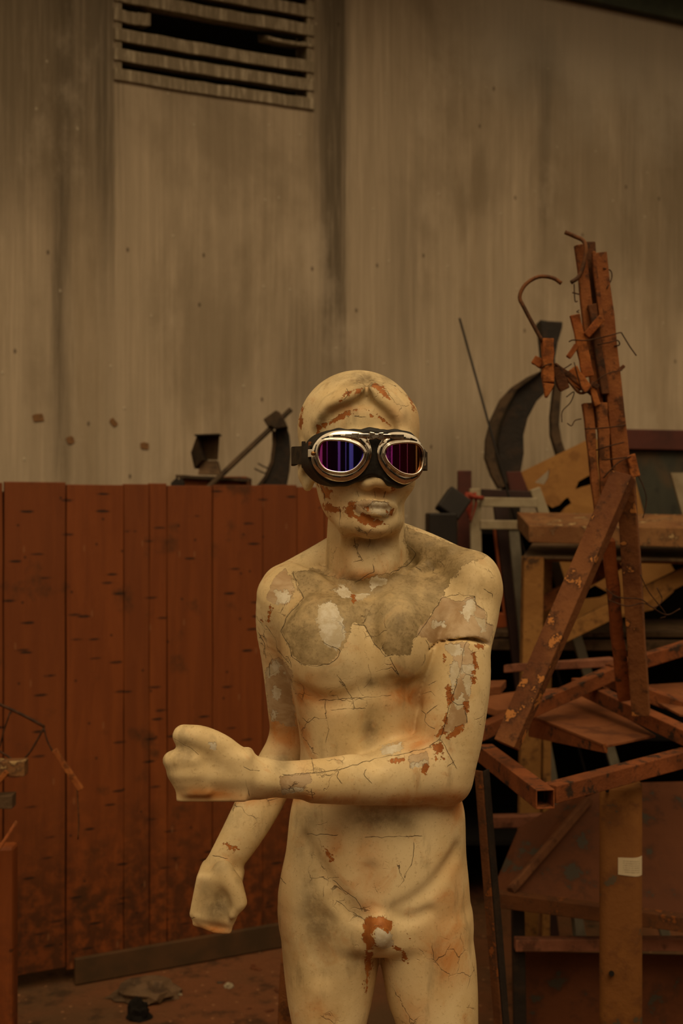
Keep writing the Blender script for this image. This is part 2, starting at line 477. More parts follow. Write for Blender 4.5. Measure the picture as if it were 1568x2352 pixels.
# ------------------------------------------------------------------ relief on the body
ex = []
ridge(F, ex, [(672, 1304), (715, 1326), (752, 1350)], [.006, .011, .008], .014, sink=.002)          # collar bones
ridge(F, ex, [(945, 1320), (985, 1298), (1030, 1268)], [.007, .011, .007], .014, sink=.002)
ridge(F, ex, [(820, 1352), (850, 1362), (880, 1346)], [.006, .010, .006], .022, op='s', sink=-.003)   # notch
ridge(F, ex, [(850, 1400), (850, 1480), (848, 1560)], [.004, .006, .006], .025, op='s', sink=-.002)
ridge(F, ex, [(690, 1585), (740, 1612), (800, 1606), (848, 1582)], [.003, .006, .006, .004], .022, op='s', sink=-.0025)
ridge(F, ex, [(850, 1582), (900, 1590), (955, 1572)], [.003, .005, .003], .02, op='s', sink=-.0025)
ridge(F, ex, [(900, 1565), (935, 1588), (962, 1625)], [.003, .005, .003], .014, op='s', sink=-.002)
ridge(F, ex, [(850, 1610), (852, 1680), (855, 1735)], [.006, .010, .008], .03, op='s', sink=-.004)
ridge(F, ex, [(700, 1930), (742, 2010), (795, 2072), (838, 2104)], [.003, .006, .005, .003], .02, op='s', sink=-.0028)
ridge(F, ex, [(1052, 1950), (1000, 2030), (950, 2072), (912, 2090)], [.002, .0035, .004, .003], .02, op='s', sink=-.0028)
ridge(F, ex, [(768, 2068), (800, 2098), (836, 2116)], [.004, .006, .005], .018, op='s', sink=-.002)
ridge(F, ex, [(985, 2096), (945, 2112), (910, 2112)], [.003, .005, .005], .018, op='s', sink=-.002)
ridge(F, ex, [(850, 2000), (848, 2050), (846, 2080)], [.003, .004, .003], .02, op='s', sink=-.002)
ridge(F, ex, [(740, 2120), (730, 2180), (735, 2240)], [.006, .010, .006], .03, op='s', sink=-.006)
ridge(F, ex, [(785, 1205), (800, 1255), (828, 1320)], [.004, .008, .008], .02, sink=.002)             # neck tendon
ridge(F, ex, [(915, 1195), (900, 1260), (872, 1325)], [.004, .007, .008], .02, sink=.002)
ridge(F, ex, [(848, 1275), (850, 1300)], [.007, .005], .02, sink=.002)
for spec, op, k in ex: F.add(*spec, op=op, k=k)
F.add(*ellip(P(871, 2130, D - .074), (31 * S0, .030, 44 * S0)), k=.010)
# broken joint on the upper arm: a wedge of open gap
gx = [(1052, 1484), (1076, 1473), (1100, 1474), (1132, 1487)]
ex = []
q = []
for (x, y), rr in zip([(984, 1496), (1010, 1480), (1045, 1472), (1076, 1470), (1100, 1474), (1134, 1488)], [.0012, .0016, .0014, .0024, .0042, .0036]):
    p = P(x, y, D - .095); q.append((p.x, p.y, p.z, .030, rr))
F.add(*limb(q, side=(0, 1, 0), sub=3), op='s', k=.003)

def polygonize(fld, lo, hi, h):
    lo = np.array(lo, float); n = np.ceil((np.array(hi) - lo) / h / 8).astype(int) * 8 + 1
    nb = (n - 1) // 8
    V = np.full(tuple(n), 0.06, np.float32)
    bi = np.stack(np.meshgrid(*[np.arange(k) for k in nb], indexing='ij'), -1).reshape(-1, 3)
    ctr = lo + (bi * 8 + 4) * h
    fc = fld.eval(ctr)
    rad = 4 * h * math.sqrt(3) + .006
    for b in bi[fc < -rad]:
        V[b[0]*8:b[0]*8+9, b[1]*8:b[1]*8+9, b[2]*8:b[2]*8+9] = -0.06
    act = bi[np.abs(fc) <= rad]
    o = np.stack(np.meshgrid(*[np.arange(9)] * 3, indexing='ij'), -1).reshape(-1, 3)
    for c in range(0, len(act), 600):
        A = act[c:c + 600]
        idx = (A[:, None, :] * 8 + o[None]).reshape(-1, 3)
        v = fld.eval(lo + idx * h)
        V[idx[:, 0], idx[:, 1], idx[:, 2]] = v
    neg = V < 0
    s = neg[:-1, :-1, :-1].astype(np.int8)
    cs = [(i, j, k) for i in (0, 1) for j in (0, 1) for k in (0, 1)]
    sm = np.zeros(tuple(n - 1), np.int8)
    for i, j, k in cs: sm += neg[i:n[0]-1+i, j:n[1]-1+j, k:n[2]-1+k]
    cell = np.argwhere((sm > 0) & (sm < 8))
    vid = np.full(tuple(n - 1), -1, np.int32)
    vid[cell[:, 0], cell[:, 1], cell[:, 2]] = np.arange(len(cell))
    vals = {c: V[cell[:, 0]+c[0], cell[:, 1]+c[1], cell[:, 2]+c[2]].astype(float) for c in cs}
    acc = np.zeros((len(cell), 3)); cnt = np.zeros(len(cell))
    for a in cs:
        for ax in range(3):
            if a[ax] == 1: continue
            b = list(a); b[ax] = 1; b = tuple(b)
            va, vb = vals[a], vals[b]
            m = (va < 0) != (vb < 0)
            t = np.where(m, va / np.where(m, va - vb, 1), 0)
            p = np.tile(np.array(a, float), (len(cell), 1)); p[:, ax] = t
            acc[m] += p[m]; cnt[m] += 1
    co = lo + (cell + acc / cnt[:, None]) * h
    faces = []
    for ax in range(3):
        u, w = [(1, 2), (2, 0), (0, 1)][ax]
        sl0 = [slice(None)] * 3; sl1 = [slice(None)] * 3
        sl0[ax] = slice(0, n[ax]-1); sl1[ax] = slice(1, n[ax])
        A, B = neg[tuple(sl0)], neg[tuple(sl1)]
        e = np.argwhere(A != B)
        e = e[(e[:, u] > 0) & (e[:, w] > 0) & (e[:, u] < n[u]-1) & (e[:, w] < n[w]-1)]
        fl = A[e[:, 0], e[:, 1], e[:, 2]]
        def q(du, dw):
            c = e.copy(); c[:, u] -= du; c[:, w] -= dw
            return vid[c[:, 0], c[:, 1], c[:, 2]]
        f = np.stack([q(1, 1), q(0, 1), q(0, 0), q(1, 0)], 1)
        f[~fl] = f[~fl][:, ::-1]
        faces.append(f)
    faces = np.concatenate(faces)
    # one light smoothing pass
    nv = len(co)
    for w in (.5, .5):
        sm_ = np.zeros((nv, 3)); cn = np.zeros(nv)
        for a, b in ((0, 1), (1, 2), (2, 3), (3, 0)):
            np.add.at(sm_, faces[:, a], co[faces[:, b]]); np.add.at(cn, faces[:, a], 1)
            np.add.at(sm_, faces[:, b], co[faces[:, a]]); np.add.at(cn, faces[:, b], 1)
        co = co * (1 - w) + sm_ / cn[:, None] * w
    return co, faces

SLO = (-.30, D - .285, -.012); SHI = (.27, D + .165, 1.75)
co, faces = polygonize(F, SLO, SHI, VOX)
me = bpy.data.meshes.new('statue')
me.vertices.add(len(co)); me.vertices.foreach_set('co', co.astype(np.float32).ravel())
me.loops.add(faces.size); me.loops.foreach_set('vertex_index', faces.astype(np.int32).ravel())
me.polygons.add(len(faces)); me.polygons.foreach_set('loop_start', np.arange(0, faces.size, 4, dtype=np.int32)); me.polygons.foreach_set('loop_total', np.full(len(faces), 4, np.int32))
me.polygons.foreach_set('use_smooth', np.ones(len(faces), bool))
me.update(calc_edges=True); me.validate()
print('statue verts', len(co))

# ------------------------------------------------------------------ wear on its paint and some painted shade, drawn on the surface
Wp = co
vx = CX + Wp[:, 0] / Wp[:, 1] * FPX
vy = CY - (Wp[:, 2] - CAMH) / Wp[:, 1] * FPX
nr = np.empty(len(co) * 3, np.float32); me.vertex_normals.foreach_get('vector', nr); nr = nr.reshape(-1, 3)
front = np.clip(-nr[:, 1] * 3 + .9, 0, 1)

def conv(ox, oy, sc): return lambda pts: [(ox + sc * a, oy + sc * b) for a, b in pts]
zF = conv(640, 820, .2551); zC = conv(560, 1180, .3954); zA = conv(340, 1600, .5102); zG = conv(580, 1800, .3699); zR = conv(940, 1340, .2210); zL = conv(560, 1480, .1276)

def poly_sd(polys, lim=20.0):
    out = np.full(len(vx), -lim)
    for pg in polys:
        pg = np.array(pg); lo = pg.min(0) - lim; hi = pg.max(0) + lim
        ix = np.nonzero((vx > lo[0]) & (vx < hi[0]) & (vy > lo[1]) & (vy < hi[1]))[0]
        if len(ix) == 0: continue
        x, y = vx[ix], vy[ix]; dm = np.full(len(ix), 1e9); ins = np.zeros(len(ix), bool)
        for (ax, ay), (bx, by) in zip(pg, np.roll(pg, -1, 0)):
            ex_, ey_ = bx - ax, by - ay
            t = np.clip(((x - ax) * ex_ + (y - ay) * ey_) / (ex_ * ex_ + ey_ * ey_ + 1e-9), 0, 1)
            dm = np.minimum(dm, np.hypot(x - ax - t * ex_, y - ay - t * ey_))
            c = (ay > y) != (by > y)
            ins ^= c & (x < (bx - ax) * (y - ay) / (by - ay + 1e-12) + ax)
        out[ix] = np.maximum(out[ix], np.clip(np.where(ins, dm, -dm), -lim, lim))
    return np.where(front > .3, out, -lim) / 10.0

GREY = [zC([(285, 345), (320, 440), (345, 490), (255, 590), (213, 680), (245, 740), (270, 790), (275, 830), (330, 870), (400, 885), (490, 875), (545, 835), (560, 795), (600, 740), (640, 640), (700, 650), (720, 690), (760, 760), (825, 830), (860, 820), (975, 830), (985, 740), (1020, 690), (1080, 600), (1150, 490), (1200, 400), (1270, 300), (1400, 250), (1300, 195), (1130, 150), (935, 75), (930, 180), (965, 260), (880, 335), (760, 365), (640, 395), (560, 375), (480, 355), (400, 312)]),
        zR([(345, 140), (440, 180), (540, 180), (610, 115), (670, 140), (690, 210), (790, 280), (800, 410), (860, 440), (845, 650), (700, 590), (560, 550), (300, 600), (210, 640), (190, 560), (80, 540), (110, 450), (230, 330), (330, 180)]),
        zR([(370, 630), (600, 600), (660, 760), (690, 900), (660, 960), (640, 1100), (590, 1300), (600, 1450), (480, 1520), (370, 1560), (360, 1500), (430, 1250), (500, 950), (440, 1150), (425, 1000), (430, 850), (480, 800), (380, 700)]),
        zL([(500, 250), (620, 240), (760, 340), (860, 520), (860, 900), (930, 1480), (800, 1470), (600, 1380), (490, 1360), (440, 1150), (400, 950), (390, 650), (420, 450)]),
        zC([(170, 360), (240, 320), (290, 400), (280, 480), (250, 540), (190, 520), (140, 500), (140, 450)]),
        zA([(590, 360), (720, 345), (730, 385), (690, 425), (605, 435)]), zA([(1165, 265), (1260, 250), (1260, 300), (1180, 325)]),
        zF([(690, 1310), (850, 1280), (1000, 1310), (1015, 1390), (960, 1450), (900, 1400), (800, 1410), (690, 1400)])]
WHITE = [zC([(440, 530), (430, 620), (450, 700), (470, 760), (540, 790), (590, 720), (590, 640), (540, 540), (500, 500)]),
         zC([(530, 440), (580, 410), (640, 470), (720, 450), (740, 370), (850, 375), (790, 420), (720, 470), (650, 500), (560, 490)]),
         zC([(185, 455), (250, 440), (278, 480), (250, 535), (195, 520)]),
         zR([(520, 290), (600, 130), (680, 160), (690, 250), (640, 340), (610, 430), (560, 330)]), zR([(700, 370), (780, 380), (800, 470), (740, 520)]), zR([(240, 380), (400, 370), (380, 450), (250, 460)]),
         zR([(430, 850), (490, 810), (520, 900), (470, 1100), (440, 1150), (425, 1000)]), zR([(370, 640), (540, 620), (560, 740), (440, 760)]), zR([(590, 960), (660, 970), (620, 1170), (580, 1100)]), zR([(470, 1230), (550, 1110), (570, 1260), (510, 1300)]), zR([(540, 850), (680, 850), (690, 950), (640, 960), (540, 920)]),
         zL([(500, 280), (620, 300), (690, 380), (600, 520), (500, 560), (430, 630), (420, 480), (470, 400)]), zL([(520, 720), (640, 800), (690, 900), (620, 1030), (500, 950)]), zL([(740, 480), (770, 560), (720, 510)]), zL([(500, 1180), (620, 1200), (580, 1350), (500, 1350)]),
         zA([(1045, 222), (1140, 205), (1140, 250), (1050, 265)]), zA([(605, 415), (690, 405), (690, 425), (605, 435)]), zA([(1180, 300), (1250, 290), (1240, 315), (1185, 325)]),
         zF([(800, 1350), (850, 1295), (960, 1300), (1010, 1350), (1000, 1400), (970, 1450), (930, 1440), (900, 1400), (840, 1400), (840, 1360)]),
         zG([(765, 880), (800, 890), (870, 920), (870, 990), (800, 1025), (770, 1000), (755, 940)]), zA([(270, 205), (300, 210), (310, 235), (280, 240)])]
RUST = [zR([(440, 1170), (415, 1180), (360, 1430), (375, 1450), (430, 1240)]), zR([(580, 1250), (610, 1240), (605, 1330), (575, 1310)]), zR([(390, 1600), (470, 1510), (570, 1460), (560, 1520), (470, 1590), (400, 1620)]),
        zR([(670, 740), (705, 830), (690, 1000), (660, 1080), (665, 950), (680, 850)]), zR([(250, 1690), (330, 1670), (330, 1740), (280, 1760), (290, 1800), (350, 1830), (270, 1850), (235, 1800), (270, 1760)]), zR([(130, 1930), (170, 1900), (150, 1990), (120, 1960)]),
        zR([(690, 640), (770, 640), (760, 680), (700, 670)]), zR([(345, 720), (380, 760), (370, 820), (350, 780)]), zR([(260, 1600), (340, 1510), (350, 1550), (300, 1600)]), zR([(410, 1050), (440, 1040), (430, 1130), (400, 1170)]),
        zF([(600, 1370), (640, 1310), (685, 1305), (670, 1400), (700, 1440), (800, 1420), (910, 1470), (945, 1500), (880, 1520), (760, 1500), (700, 1460), (640, 1430)]),
        zF([(355, 1140), (400, 1150), (480, 1210), (460, 1270), (400, 1280), (370, 1200)]), zF([(375, 1300), (460, 1340), (530, 1380), (440, 1400), (390, 1350)]), zF([(440, 1400), (470, 1400), (470, 1440), (450, 1440)]),
        zF([(520, 415), (550, 370), (640, 320), (600, 355), (545, 420)]), zF([(680, 305), (740, 300), (720, 320), (690, 325)]), zF([(840, 265), (880, 235), (915, 270), (1000, 360), (1015, 410), (960, 370), (900, 330), (880, 295)]), zF([(780, 470), (820, 490), (855, 550), (820, 530)]),
        zF([(880, 520), (1000, 600), (1030, 640), (980, 620), (920, 560)]), zF([(345, 610), (450, 590), (600, 500), (720, 460), (560, 560), (440, 620), (350, 680)]), zF([(180, 560), (205, 570), (195, 640), (180, 620)]), zF([(205, 450), (215, 460), (190, 560), (180, 540)]), zF([(1160, 320), (1180, 330), (1220, 480), (1200, 470)]),
        zF([(1000, 1175), (1040, 1180), (1025, 1200)]), zF([(990, 1400), (1020, 1370), (1010, 1420)]), zF([(785, 1350), (800, 1345), (800, 1380)]),
        zG([(700, 830), (800, 820), (870, 860), (870, 920), (830, 930), (760, 880), (740, 950), (760, 1010), (700, 1040), (690, 900)]), zG([(705, 1050), (740, 1060), (720, 1250), (705, 1290), (695, 1200)]), zG([(885, 1015), (940, 1030), (970, 1100), (950, 1110), (920, 1050)]), zG([(440, 390), (460, 400), (500, 470), (480, 480)]),
        zG([(960, 935), (985, 945), (975, 970)]), zC([(95, 615), (135, 620), (150, 545), (165, 560), (150, 630), (120, 640), (105, 640)]), zC([(620, 480), (640, 470), (640, 510), (625, 510)]),
        zA([(1065, 285), (1155, 268), (1160, 295), (1110, 305)]), zA([(1225, 325), (1250, 310), (1245, 350), (1230, 345)]), zA([(340, 660), (400, 665), (410, 690), (370, 695)])]
sd_grey = poly_sd(GREY[:1]); sd_tan = poly_sd(GREY[1:]); sd_white = poly_sd(WHITE); sd_rust = poly_sd(RUST)

def soft(blobs):
    out = np.zeros(len(vx))
    for x, y, rx, ry, s in blobs:
        out += s * np.exp(-(((vx - x) / rx) ** 2 + ((vy - y) / ry) ** 2))
    return np.clip(out, 0, 1) * np.clip(front + .15, 0, 1)
DIRT_SHADE = [(1010, 1280, 90, 34, .55), (690, 1330, 60, 30, .4), (850, 1335, 110, 26, .5), (760, 1540, 70, 30, .35), (960, 1540, 60, 30, .3), (900, 1560, 80, 20, .25), (838, 890, 45, 40, .5), (850, 1568, 14, 14, .7), (850, 1675, 22, 42, .85), (705, 1880, 35, 30, .55), (860, 1880, 70, 35, .7), (940, 1890, 40, 30, .4), (840, 1240, 60, 18, .45), (700, 1070, 12, 40, .5), (735, 970, 14, 22, .4),
        (715, 2060, 30, 70, .55), (740, 2140, 45, 60, .6), (815, 2105, 25, 20, .4), (690, 1950, 25, 30, .35), (425, 1715, 28, 22, .7), (440, 1745, 30, 16, .5), (500, 2082, 30, 36, .9), (495, 1985, 30, 18, .45), (535, 1860, 30, 30, .4), (470, 2045, 14, 20, .3), (525, 1905, 30, 25, .3),
        (1005, 1295, 40, 25, .6), (790, 1330, 50, 16, .5), (1000, 2190, 30, 60, .2), (960, 1660, 40, 60, .18), (705, 1450, 60, 60, .2), (880, 868, 60, 14, .45), (780, 868, 60, 16, .35), (1050, 1945, 30, 40, .25), (650, 1750, 22, 30, .6), (850, 1010, 30, 100, .1), (1030, 1320, 40, 20, .4)]  # real stains, with shade painted in at the navel and fist hollow
BLUSH_SHADE = [(690, 1660, 20, 120, .6), (940, 1600, 50, 20, .8), (965, 1700, 30, 60, .6), (770, 1345, 40, 16, .6), (830, 1325, 60, 16, .6), (740, 1370, 50, 16, .5), (720, 1560, 40, 20, .5), (1020, 2180, 45, 80, .9), (870, 2260, 20, 80, .5), (845, 1985, 35, 70, .8), (720, 1600, 50, 22, .8), (930, 1590, 50, 35, .7), (760, 1640, 40, 40, .3), (790, 1290, 40, 60, .4), (1040, 1850, 30, 40, .8), (480, 1822, 70, 16, 1.0), (700, 1835, 150, 14, .9), (960, 1838, 100, 16, .9), (490, 2135, 50, 18, 1.0), (640, 1665, 30, 35, 1.0), (660, 1700, 40, 30, .8),
         (720, 2320, 40, 50, .5), (1010, 1450, 30, 30, .25), (625, 1500, 30, 40, .6), (770, 1940, 25, 60, .5), (1040, 2040, 40, 80, .4), (950, 2320, 40, 60, .5), (855, 2085, 30, 20, .6), (820, 1170, 60, 40, .25), (760, 1150, 25, 60, .5), (790, 940, 40, 12, .5), (900, 960, 30, 30, .5), (870, 1130, 30, 12, .7), (860, 1330, 40, 20, .5), (960, 950, 20, 60, .4), (940, 1690, 60, 40, .4), (650, 2150, 20, 150, .4), (860, 1228, 50, 12, .5)]  # orange tone; also paints the shade under forearm, fists and chest
dirt_shade = soft(DIRT_SHADE); blush_shade = soft(BLUSH_SHADE)

CR = [zC([(285, 345), (320, 440), (345, 490), (255, 590), (213, 680), (245, 740), (270, 790), (275, 830), (330, 870), (400, 885), (490, 875), (545, 835), (560, 795), (460, 745)]),
      zC([(640, 640), (700, 650), (720, 690), (760, 760), (825, 830), (860, 820)]), zC([(985, 740), (1020, 690), (1080, 600), (1150, 490), (1250, 470), (1340, 480), (1350, 530), (1410, 570), (1410, 640), (1440, 650)]),
      zC([(550, 970), (600, 1030), (630, 1080), (645, 1135), (700, 1130)]), zC([(465, 1095), (475, 1180), (495, 1250), (475, 1330)]), zC([(470, 1195), (410, 1180), (370, 1215), (345, 1190)]), zC([(510, 1140), (600, 1135), (640, 1135)]), zC([(440, 1085), (600, 1075), (850, 1055)]),
      zC([(850, 840), (880, 900), (900, 940), (860, 890), (770, 920)]), zC([(130, 650), (180, 720), (200, 800), (270, 880)]), zC([(85, 690), (120, 760), (130, 840)]), zC([(750, 300), (755, 340), (720, 355), (650, 395)]), zC([(640, 150), (670, 240), (690, 270), (640, 280)]), zC([(940, 160), (1000, 240), (960, 290), (850, 350)]), zC([(1000, 310), (1030, 330)]),
      zC([(540, 940), (590, 1000), (610, 1040)]), zC([(480, 1020), (560, 1010)]), zC([(720, 880), (740, 960), (700, 1010)]),
      zR([(600, 600), (560, 700), (540, 850), (510, 950), (480, 1090), (440, 1180), (400, 1330), (370, 1450), (340, 1560), (290, 1640), (200, 1700), (0, 1760)]), zR([(320, 1620), (370, 1690), (420, 1790), (460, 1860), (490, 1925)]), zR([(460, 1860), (400, 1900)]), zR([(130, 1330), (170, 1355), (280, 1270)]), zR([(170, 1355), (155, 1430), (200, 1480), (255, 1510)]), zR([(120, 1155), (220, 1120), (260, 1165)]), zR([(200, 1060), (265, 1020)]), zR([(780, 60), (830, 100), (860, 110), (860, 140)]), zR([(440, 1225), (500, 1265), (560, 1260)]), zR([(540, 840), (550, 920), (650, 965)]), zR([(510, 100), (560, 130), (620, 120)]), zR([(175, 600), (205, 640), (205, 690)]), zR([(160, 740), (160, 800), (135, 850)]), zR([(600, 1450), (580, 1350), (580, 1300)]),
      zA([(1275, 228), (1150, 258), (1070, 270), (960, 297), (860, 328), (745, 345), (610, 352)]), zA([(430, 318), (460, 332), (500, 334)]), zA([(735, 280), (745, 345)]), zA([(860, 328), (850, 360), (870, 390)]), zA([(980, 330), (970, 350), (1005, 390)]), zA([(795, 25), (800, 90), (812, 140), (800, 200)]), zA([(735, 420), (740, 455)]), zA([(540, 470), (580, 460)]), zA([(980, 635), (1150, 632), (1230, 628)]), zA([(720, 620), (850, 625)]), zA([(1195, 660), (1190, 740), (1150, 830)]), zA([(1120, 760), (1140, 800)]),
      zG([(500, 600), (560, 660), (640, 715), (680, 790)]), zG([(910, 500), (915, 560), (940, 600), (905, 640)]), zG([(440, 640), (440, 700)]), zG([(525, 730), (600, 790), (680, 830)]),
      zF([(545, 1380), (555, 1430), (545, 1490), (550, 1515)]), zF([(380, 1170), (410, 1230), (415, 1290)]), zF([(610, 290), (625, 320), (600, 340)]), zF([(680, 1640), (690, 1680), (675, 1700)]), zF([(820, 1640), (825, 1680), (805, 1700)]), zF([(720, 1690), (700, 1750), (720, 1800)]), zF([(860, 1210), (870, 1260)]), zF([(705, 1210), (720, 1250)]), zF([(960, 1215), (945, 1260)]), zF([(700, 530), (620, 535), (780, 540)]), zF([(590, 380), (640, 320)]), zF([(800, 1350), (850, 1300), (960, 1300), (1010, 1350)]), zF([(810, 1425), (900, 1440)]),
      [(400, 1698), (440, 1720), (455, 1732)], [(640, 2010), (655, 2030)], [(490, 1965), (520, 1972)], zL([(300, -20), (380, 40), (350, 90), (360, 170)]), zL([(460, 170), (520, 270), (460, 360), (460, 560)]), zL([(600, 30), (660, 160)]), zL([(680, 200), (790, 230), (850, 400)]), zA([(455, 445), (440, 380)])]
ck = np.full(len(vx), 6.0); ca = np.full(len(vx), 60.0)
rngc = random.Random(3)
for pl in CR:
    pl2 = []
    for a, b in zip(pl, pl[1:]):                              # jagged run
        n_ = max(1, int(math.hypot(b[0] - a[0], b[1] - a[1]) / 9))
        for i in range(n_):
            t = i / n_
            j = 2.0 if i else 0.6
            pl2.append((a[0] + (b[0] - a[0]) * t + rngc.uniform(-j, j), a[1] + (b[1] - a[1]) * t + rngc.uniform(-j, j)))
    pl2.append(pl[-1]); pg = np.array(pl2); lo = pg.min(0) - 12; hi = pg.max(0) + 12
    ix = np.nonzero((vx > lo[0]) & (vx < hi[0]) & (vy > lo[1]) & (vy < hi[1]) & (front > .3))[0]
    if len(ix) == 0: continue
    x, y = vx[ix], vy[ix]; dm = np.full(len(ix), 1e9); sg = np.zeros(len(ix))
    for (ax, ay), (bx, by) in zip(pg[:-1], pg[1:]):
        ex_, ey_ = bx - ax, by - ay
        t = np.clip(((x - ax) * ex_ + (y - ay) * ey_) / (ex_ * ex_ + ey_ * ey_ + 1e-9), 0, 1)
        d_ = np.hypot(x - ax - t * ex_, y - ay - t * ey_)
        c_ = np.sign(ex_ * (y - ay) - ey_ * (x - ax))
        m = d_ < dm; dm[m] = d_[m]; sg[m] = c_[m]
    m = dm < ca[ix]; j = ix[m]; ca[j] = dm[m]; ck[j] = (dm * sg)[m]
ck = np.clip(ck, -12, 12) / 10; near = np.clip(1 - ca / 7.0, 0, 1)
for nm, arr in (('grey', sd_grey), ('tan', sd_tan), ('white', sd_white), ('rust', sd_rust), ('dirt_shade', dirt_shade), ('blush_shade', blush_shade), ('crack', ck), ('near', near)):
    a = me.attributes.new(nm, 'FLOAT', 'POINT'); a.data.foreach_set('value', arr.astype(np.float32))

def mat_statue():
    t = NT('aged_painted_plaster')
    v = t.coord('Object')
    n1 = t.noise(v, 9, 6, .6); n2 = t.noise(v, 45, 6, .65); n3 = t.noise(v, 220, 4, .6); n4 = t.noise(v, 22, 5, .6, .6)
    nb = t.math('ADD', t.math('MULTIPLY', t.math('SUBTRACT', n2, .5), .9), t.math('MULTIPLY', t.math('SUBTRACT', n3, .5), .5))
    def edge(name, amp, w, off=0.0):
        s = t.math('ADD', t.attr(name), t.math('MULTIPLY', nb, amp))
        return t.mr(s, off - w, off + w)
    base = t.mix(t.mr(n1, .35, .7), CREAM, CREAM2)
    base = t.mix(t.math('MULTIPLY', t.attr('blush_shade'), t.mr(n4, .3, .65, .35, 1.0)), base, BLUSH_SHADEC)
    base = t.mix(t.mr(n4, .55, .75, 0, .5), base, BLUSH_SHADEC)
    vs = t.coord('Object', scale=(1, 1, .3))
    base = t.mix(t.mr(t.noise(vs, 30, 5, .6), .56, .72, 0, .35), base, DIRT_SHADEC)
    base = t.mix(t.math('MULTIPLY', t.attr('dirt_shade'), t.mr(n2, .3, .62, .35, 1.0)), base, DIRT_SHADEC)
    base = t.mix(t.mr(t.noise(v, 5, 6, .7), .48, .68, 0, .38), base, hexl(150, 124, 80))
    base = t.mix(t.mr(n3, .56, .7, 0, .3), base, hexl(140, 110, 66))
    # fine specks
    sp = t.mr(t.voro(v, 150), .05, .11, 1, 0)
    base = t.mix(t.math('MULTIPLY', sp, t.mr(n4, .45, .6, 0, .8)), base, (.07, .04, .015))
    g0 = edge('grey', 3.2, .10)
    gcol = t.mix(t.mr(n2, .35, .65), GREYC, GREYC2)
    gcol = t.mix(t.mr(n3, .5, .62, 0, .5), gcol, GREYC3)
    gcol = t.mix(t.mr(n4, .5, .66, 0, .6), gcol, t.mix(.5, GREYC2, CREAM2))
    base = t.mix(t.math('MULTIPLY', g0, t.mr(n1, .35, .6, .70, .97)), base, gcol)
    g1 = edge('tan', 2.8, .07)
    base = t.mix(g1, base, t.mix(t.mr(n4, .38, .62), TANC, TANC2))
    g = t.math('MAXIMUM', g0, g1)
    w = edge('white', 4.0, .10)
    base = t.mix(w, base, t.mix(t.mr(n2, .4, .6), WHITEC, WHITEC2))
    r = edge('rust', 4.4, .10)
    base = t.mix(r, base, t.mix(t.mr(n2, .35, .65), RUSTC, RUSTC2))
    # cracks
    cw = t.math('ABSOLUTE', t.math('ADD', t.attr('crack'), t.math('MULTIPLY', nb, .5)))
    c = t.math('MULTIPLY', t.mr(cw, .02, .095, 1, 0), t.mr(t.attr('near'), .45, .75))
    c = t.math('MULTIPLY', c, t.mr(n4, .36, .56, .15, 1))
    # crazing net
    dv = t.n('ShaderNodeVectorMath', operation='ADD'); nn = t.n('ShaderNodeTexNoise'); nn.inputs['Scale'].default_value = 40; nn.inputs['Detail'].default_value = 4
    t.l(v, nn.inputs['Vector']); sc = t.n('ShaderNodeVectorMath', operation='SCALE'); sc.inputs['Scale'].default_value = .03
    t.l(nn.outputs['Color'], sc.inputs[0]); t.l(v, dv.inputs[0]); t.l(sc.outputs[0], dv.inputs[1])
    cz = t.mr(t.voro(dv.outputs[0], 26, 'DISTANCE_TO_EDGE'), .006, .022, 1, 0)
    czm = t.mr(t.noise(v, 11, 3, .5, .4), .54, .64)
    c2 = t.math('MULTIPLY', t.math('MULTIPLY', cz, czm), t.mr(n4, .42, .6, 0, .8))
    cc = t.math('MAXIMUM', c, c2)
    base = t.mix(t.math('MULTIPLY', cc, .82), base, (.045, .03, .014))
    hgt = t.math('MULTIPLY', g, -.9)
    hgt = t.math('ADD', hgt, t.math('MULTIPLY', w, -.35)); hgt = t.math('ADD', hgt, t.math('MULTIPLY', r, -.55))
    hgt = t.math('ADD', hgt, t.math('MULTIPLY', cc, -1.2)); hgt = t.math('ADD', hgt, t.math('MULTIPLY', t.math('MULTIPLY', n2, g), .5)); hgt = t.math('ADD', hgt, t.math('MULTIPLY', n3, .12))
    t.bump(hgt, .75, .0022)
    return t.fin(base, t.mr(n2, .3, .7, .5, .7), 0, .35)
CREAM = hexl(226, 207, 164); CREAM2 = hexl(210, 186, 138); BLUSH_SHADEC = hexl(192, 126, 62); DIRT_SHADEC = hexl(98, 82, 56)
GREYC = hexl(130, 113, 78); GREYC2 = hexl(166, 146, 108); GREYC3 = hexl(108, 90, 58); TANC = hexl(194, 172, 140); TANC2 = hexl(166, 138, 102); WHITEC = hexl(212, 206, 188); WHITEC2 = hexl(194, 182, 154); RUSTC = hexl(178, 112, 50); RUSTC2 = hexl(150, 88, 36)
statue = link_mesh('plaster_statue', me, mat_statue())
tag(statue, 'cream plaster statue of a nude man, flaking and cracked, with one forearm across the belly', 'statue')
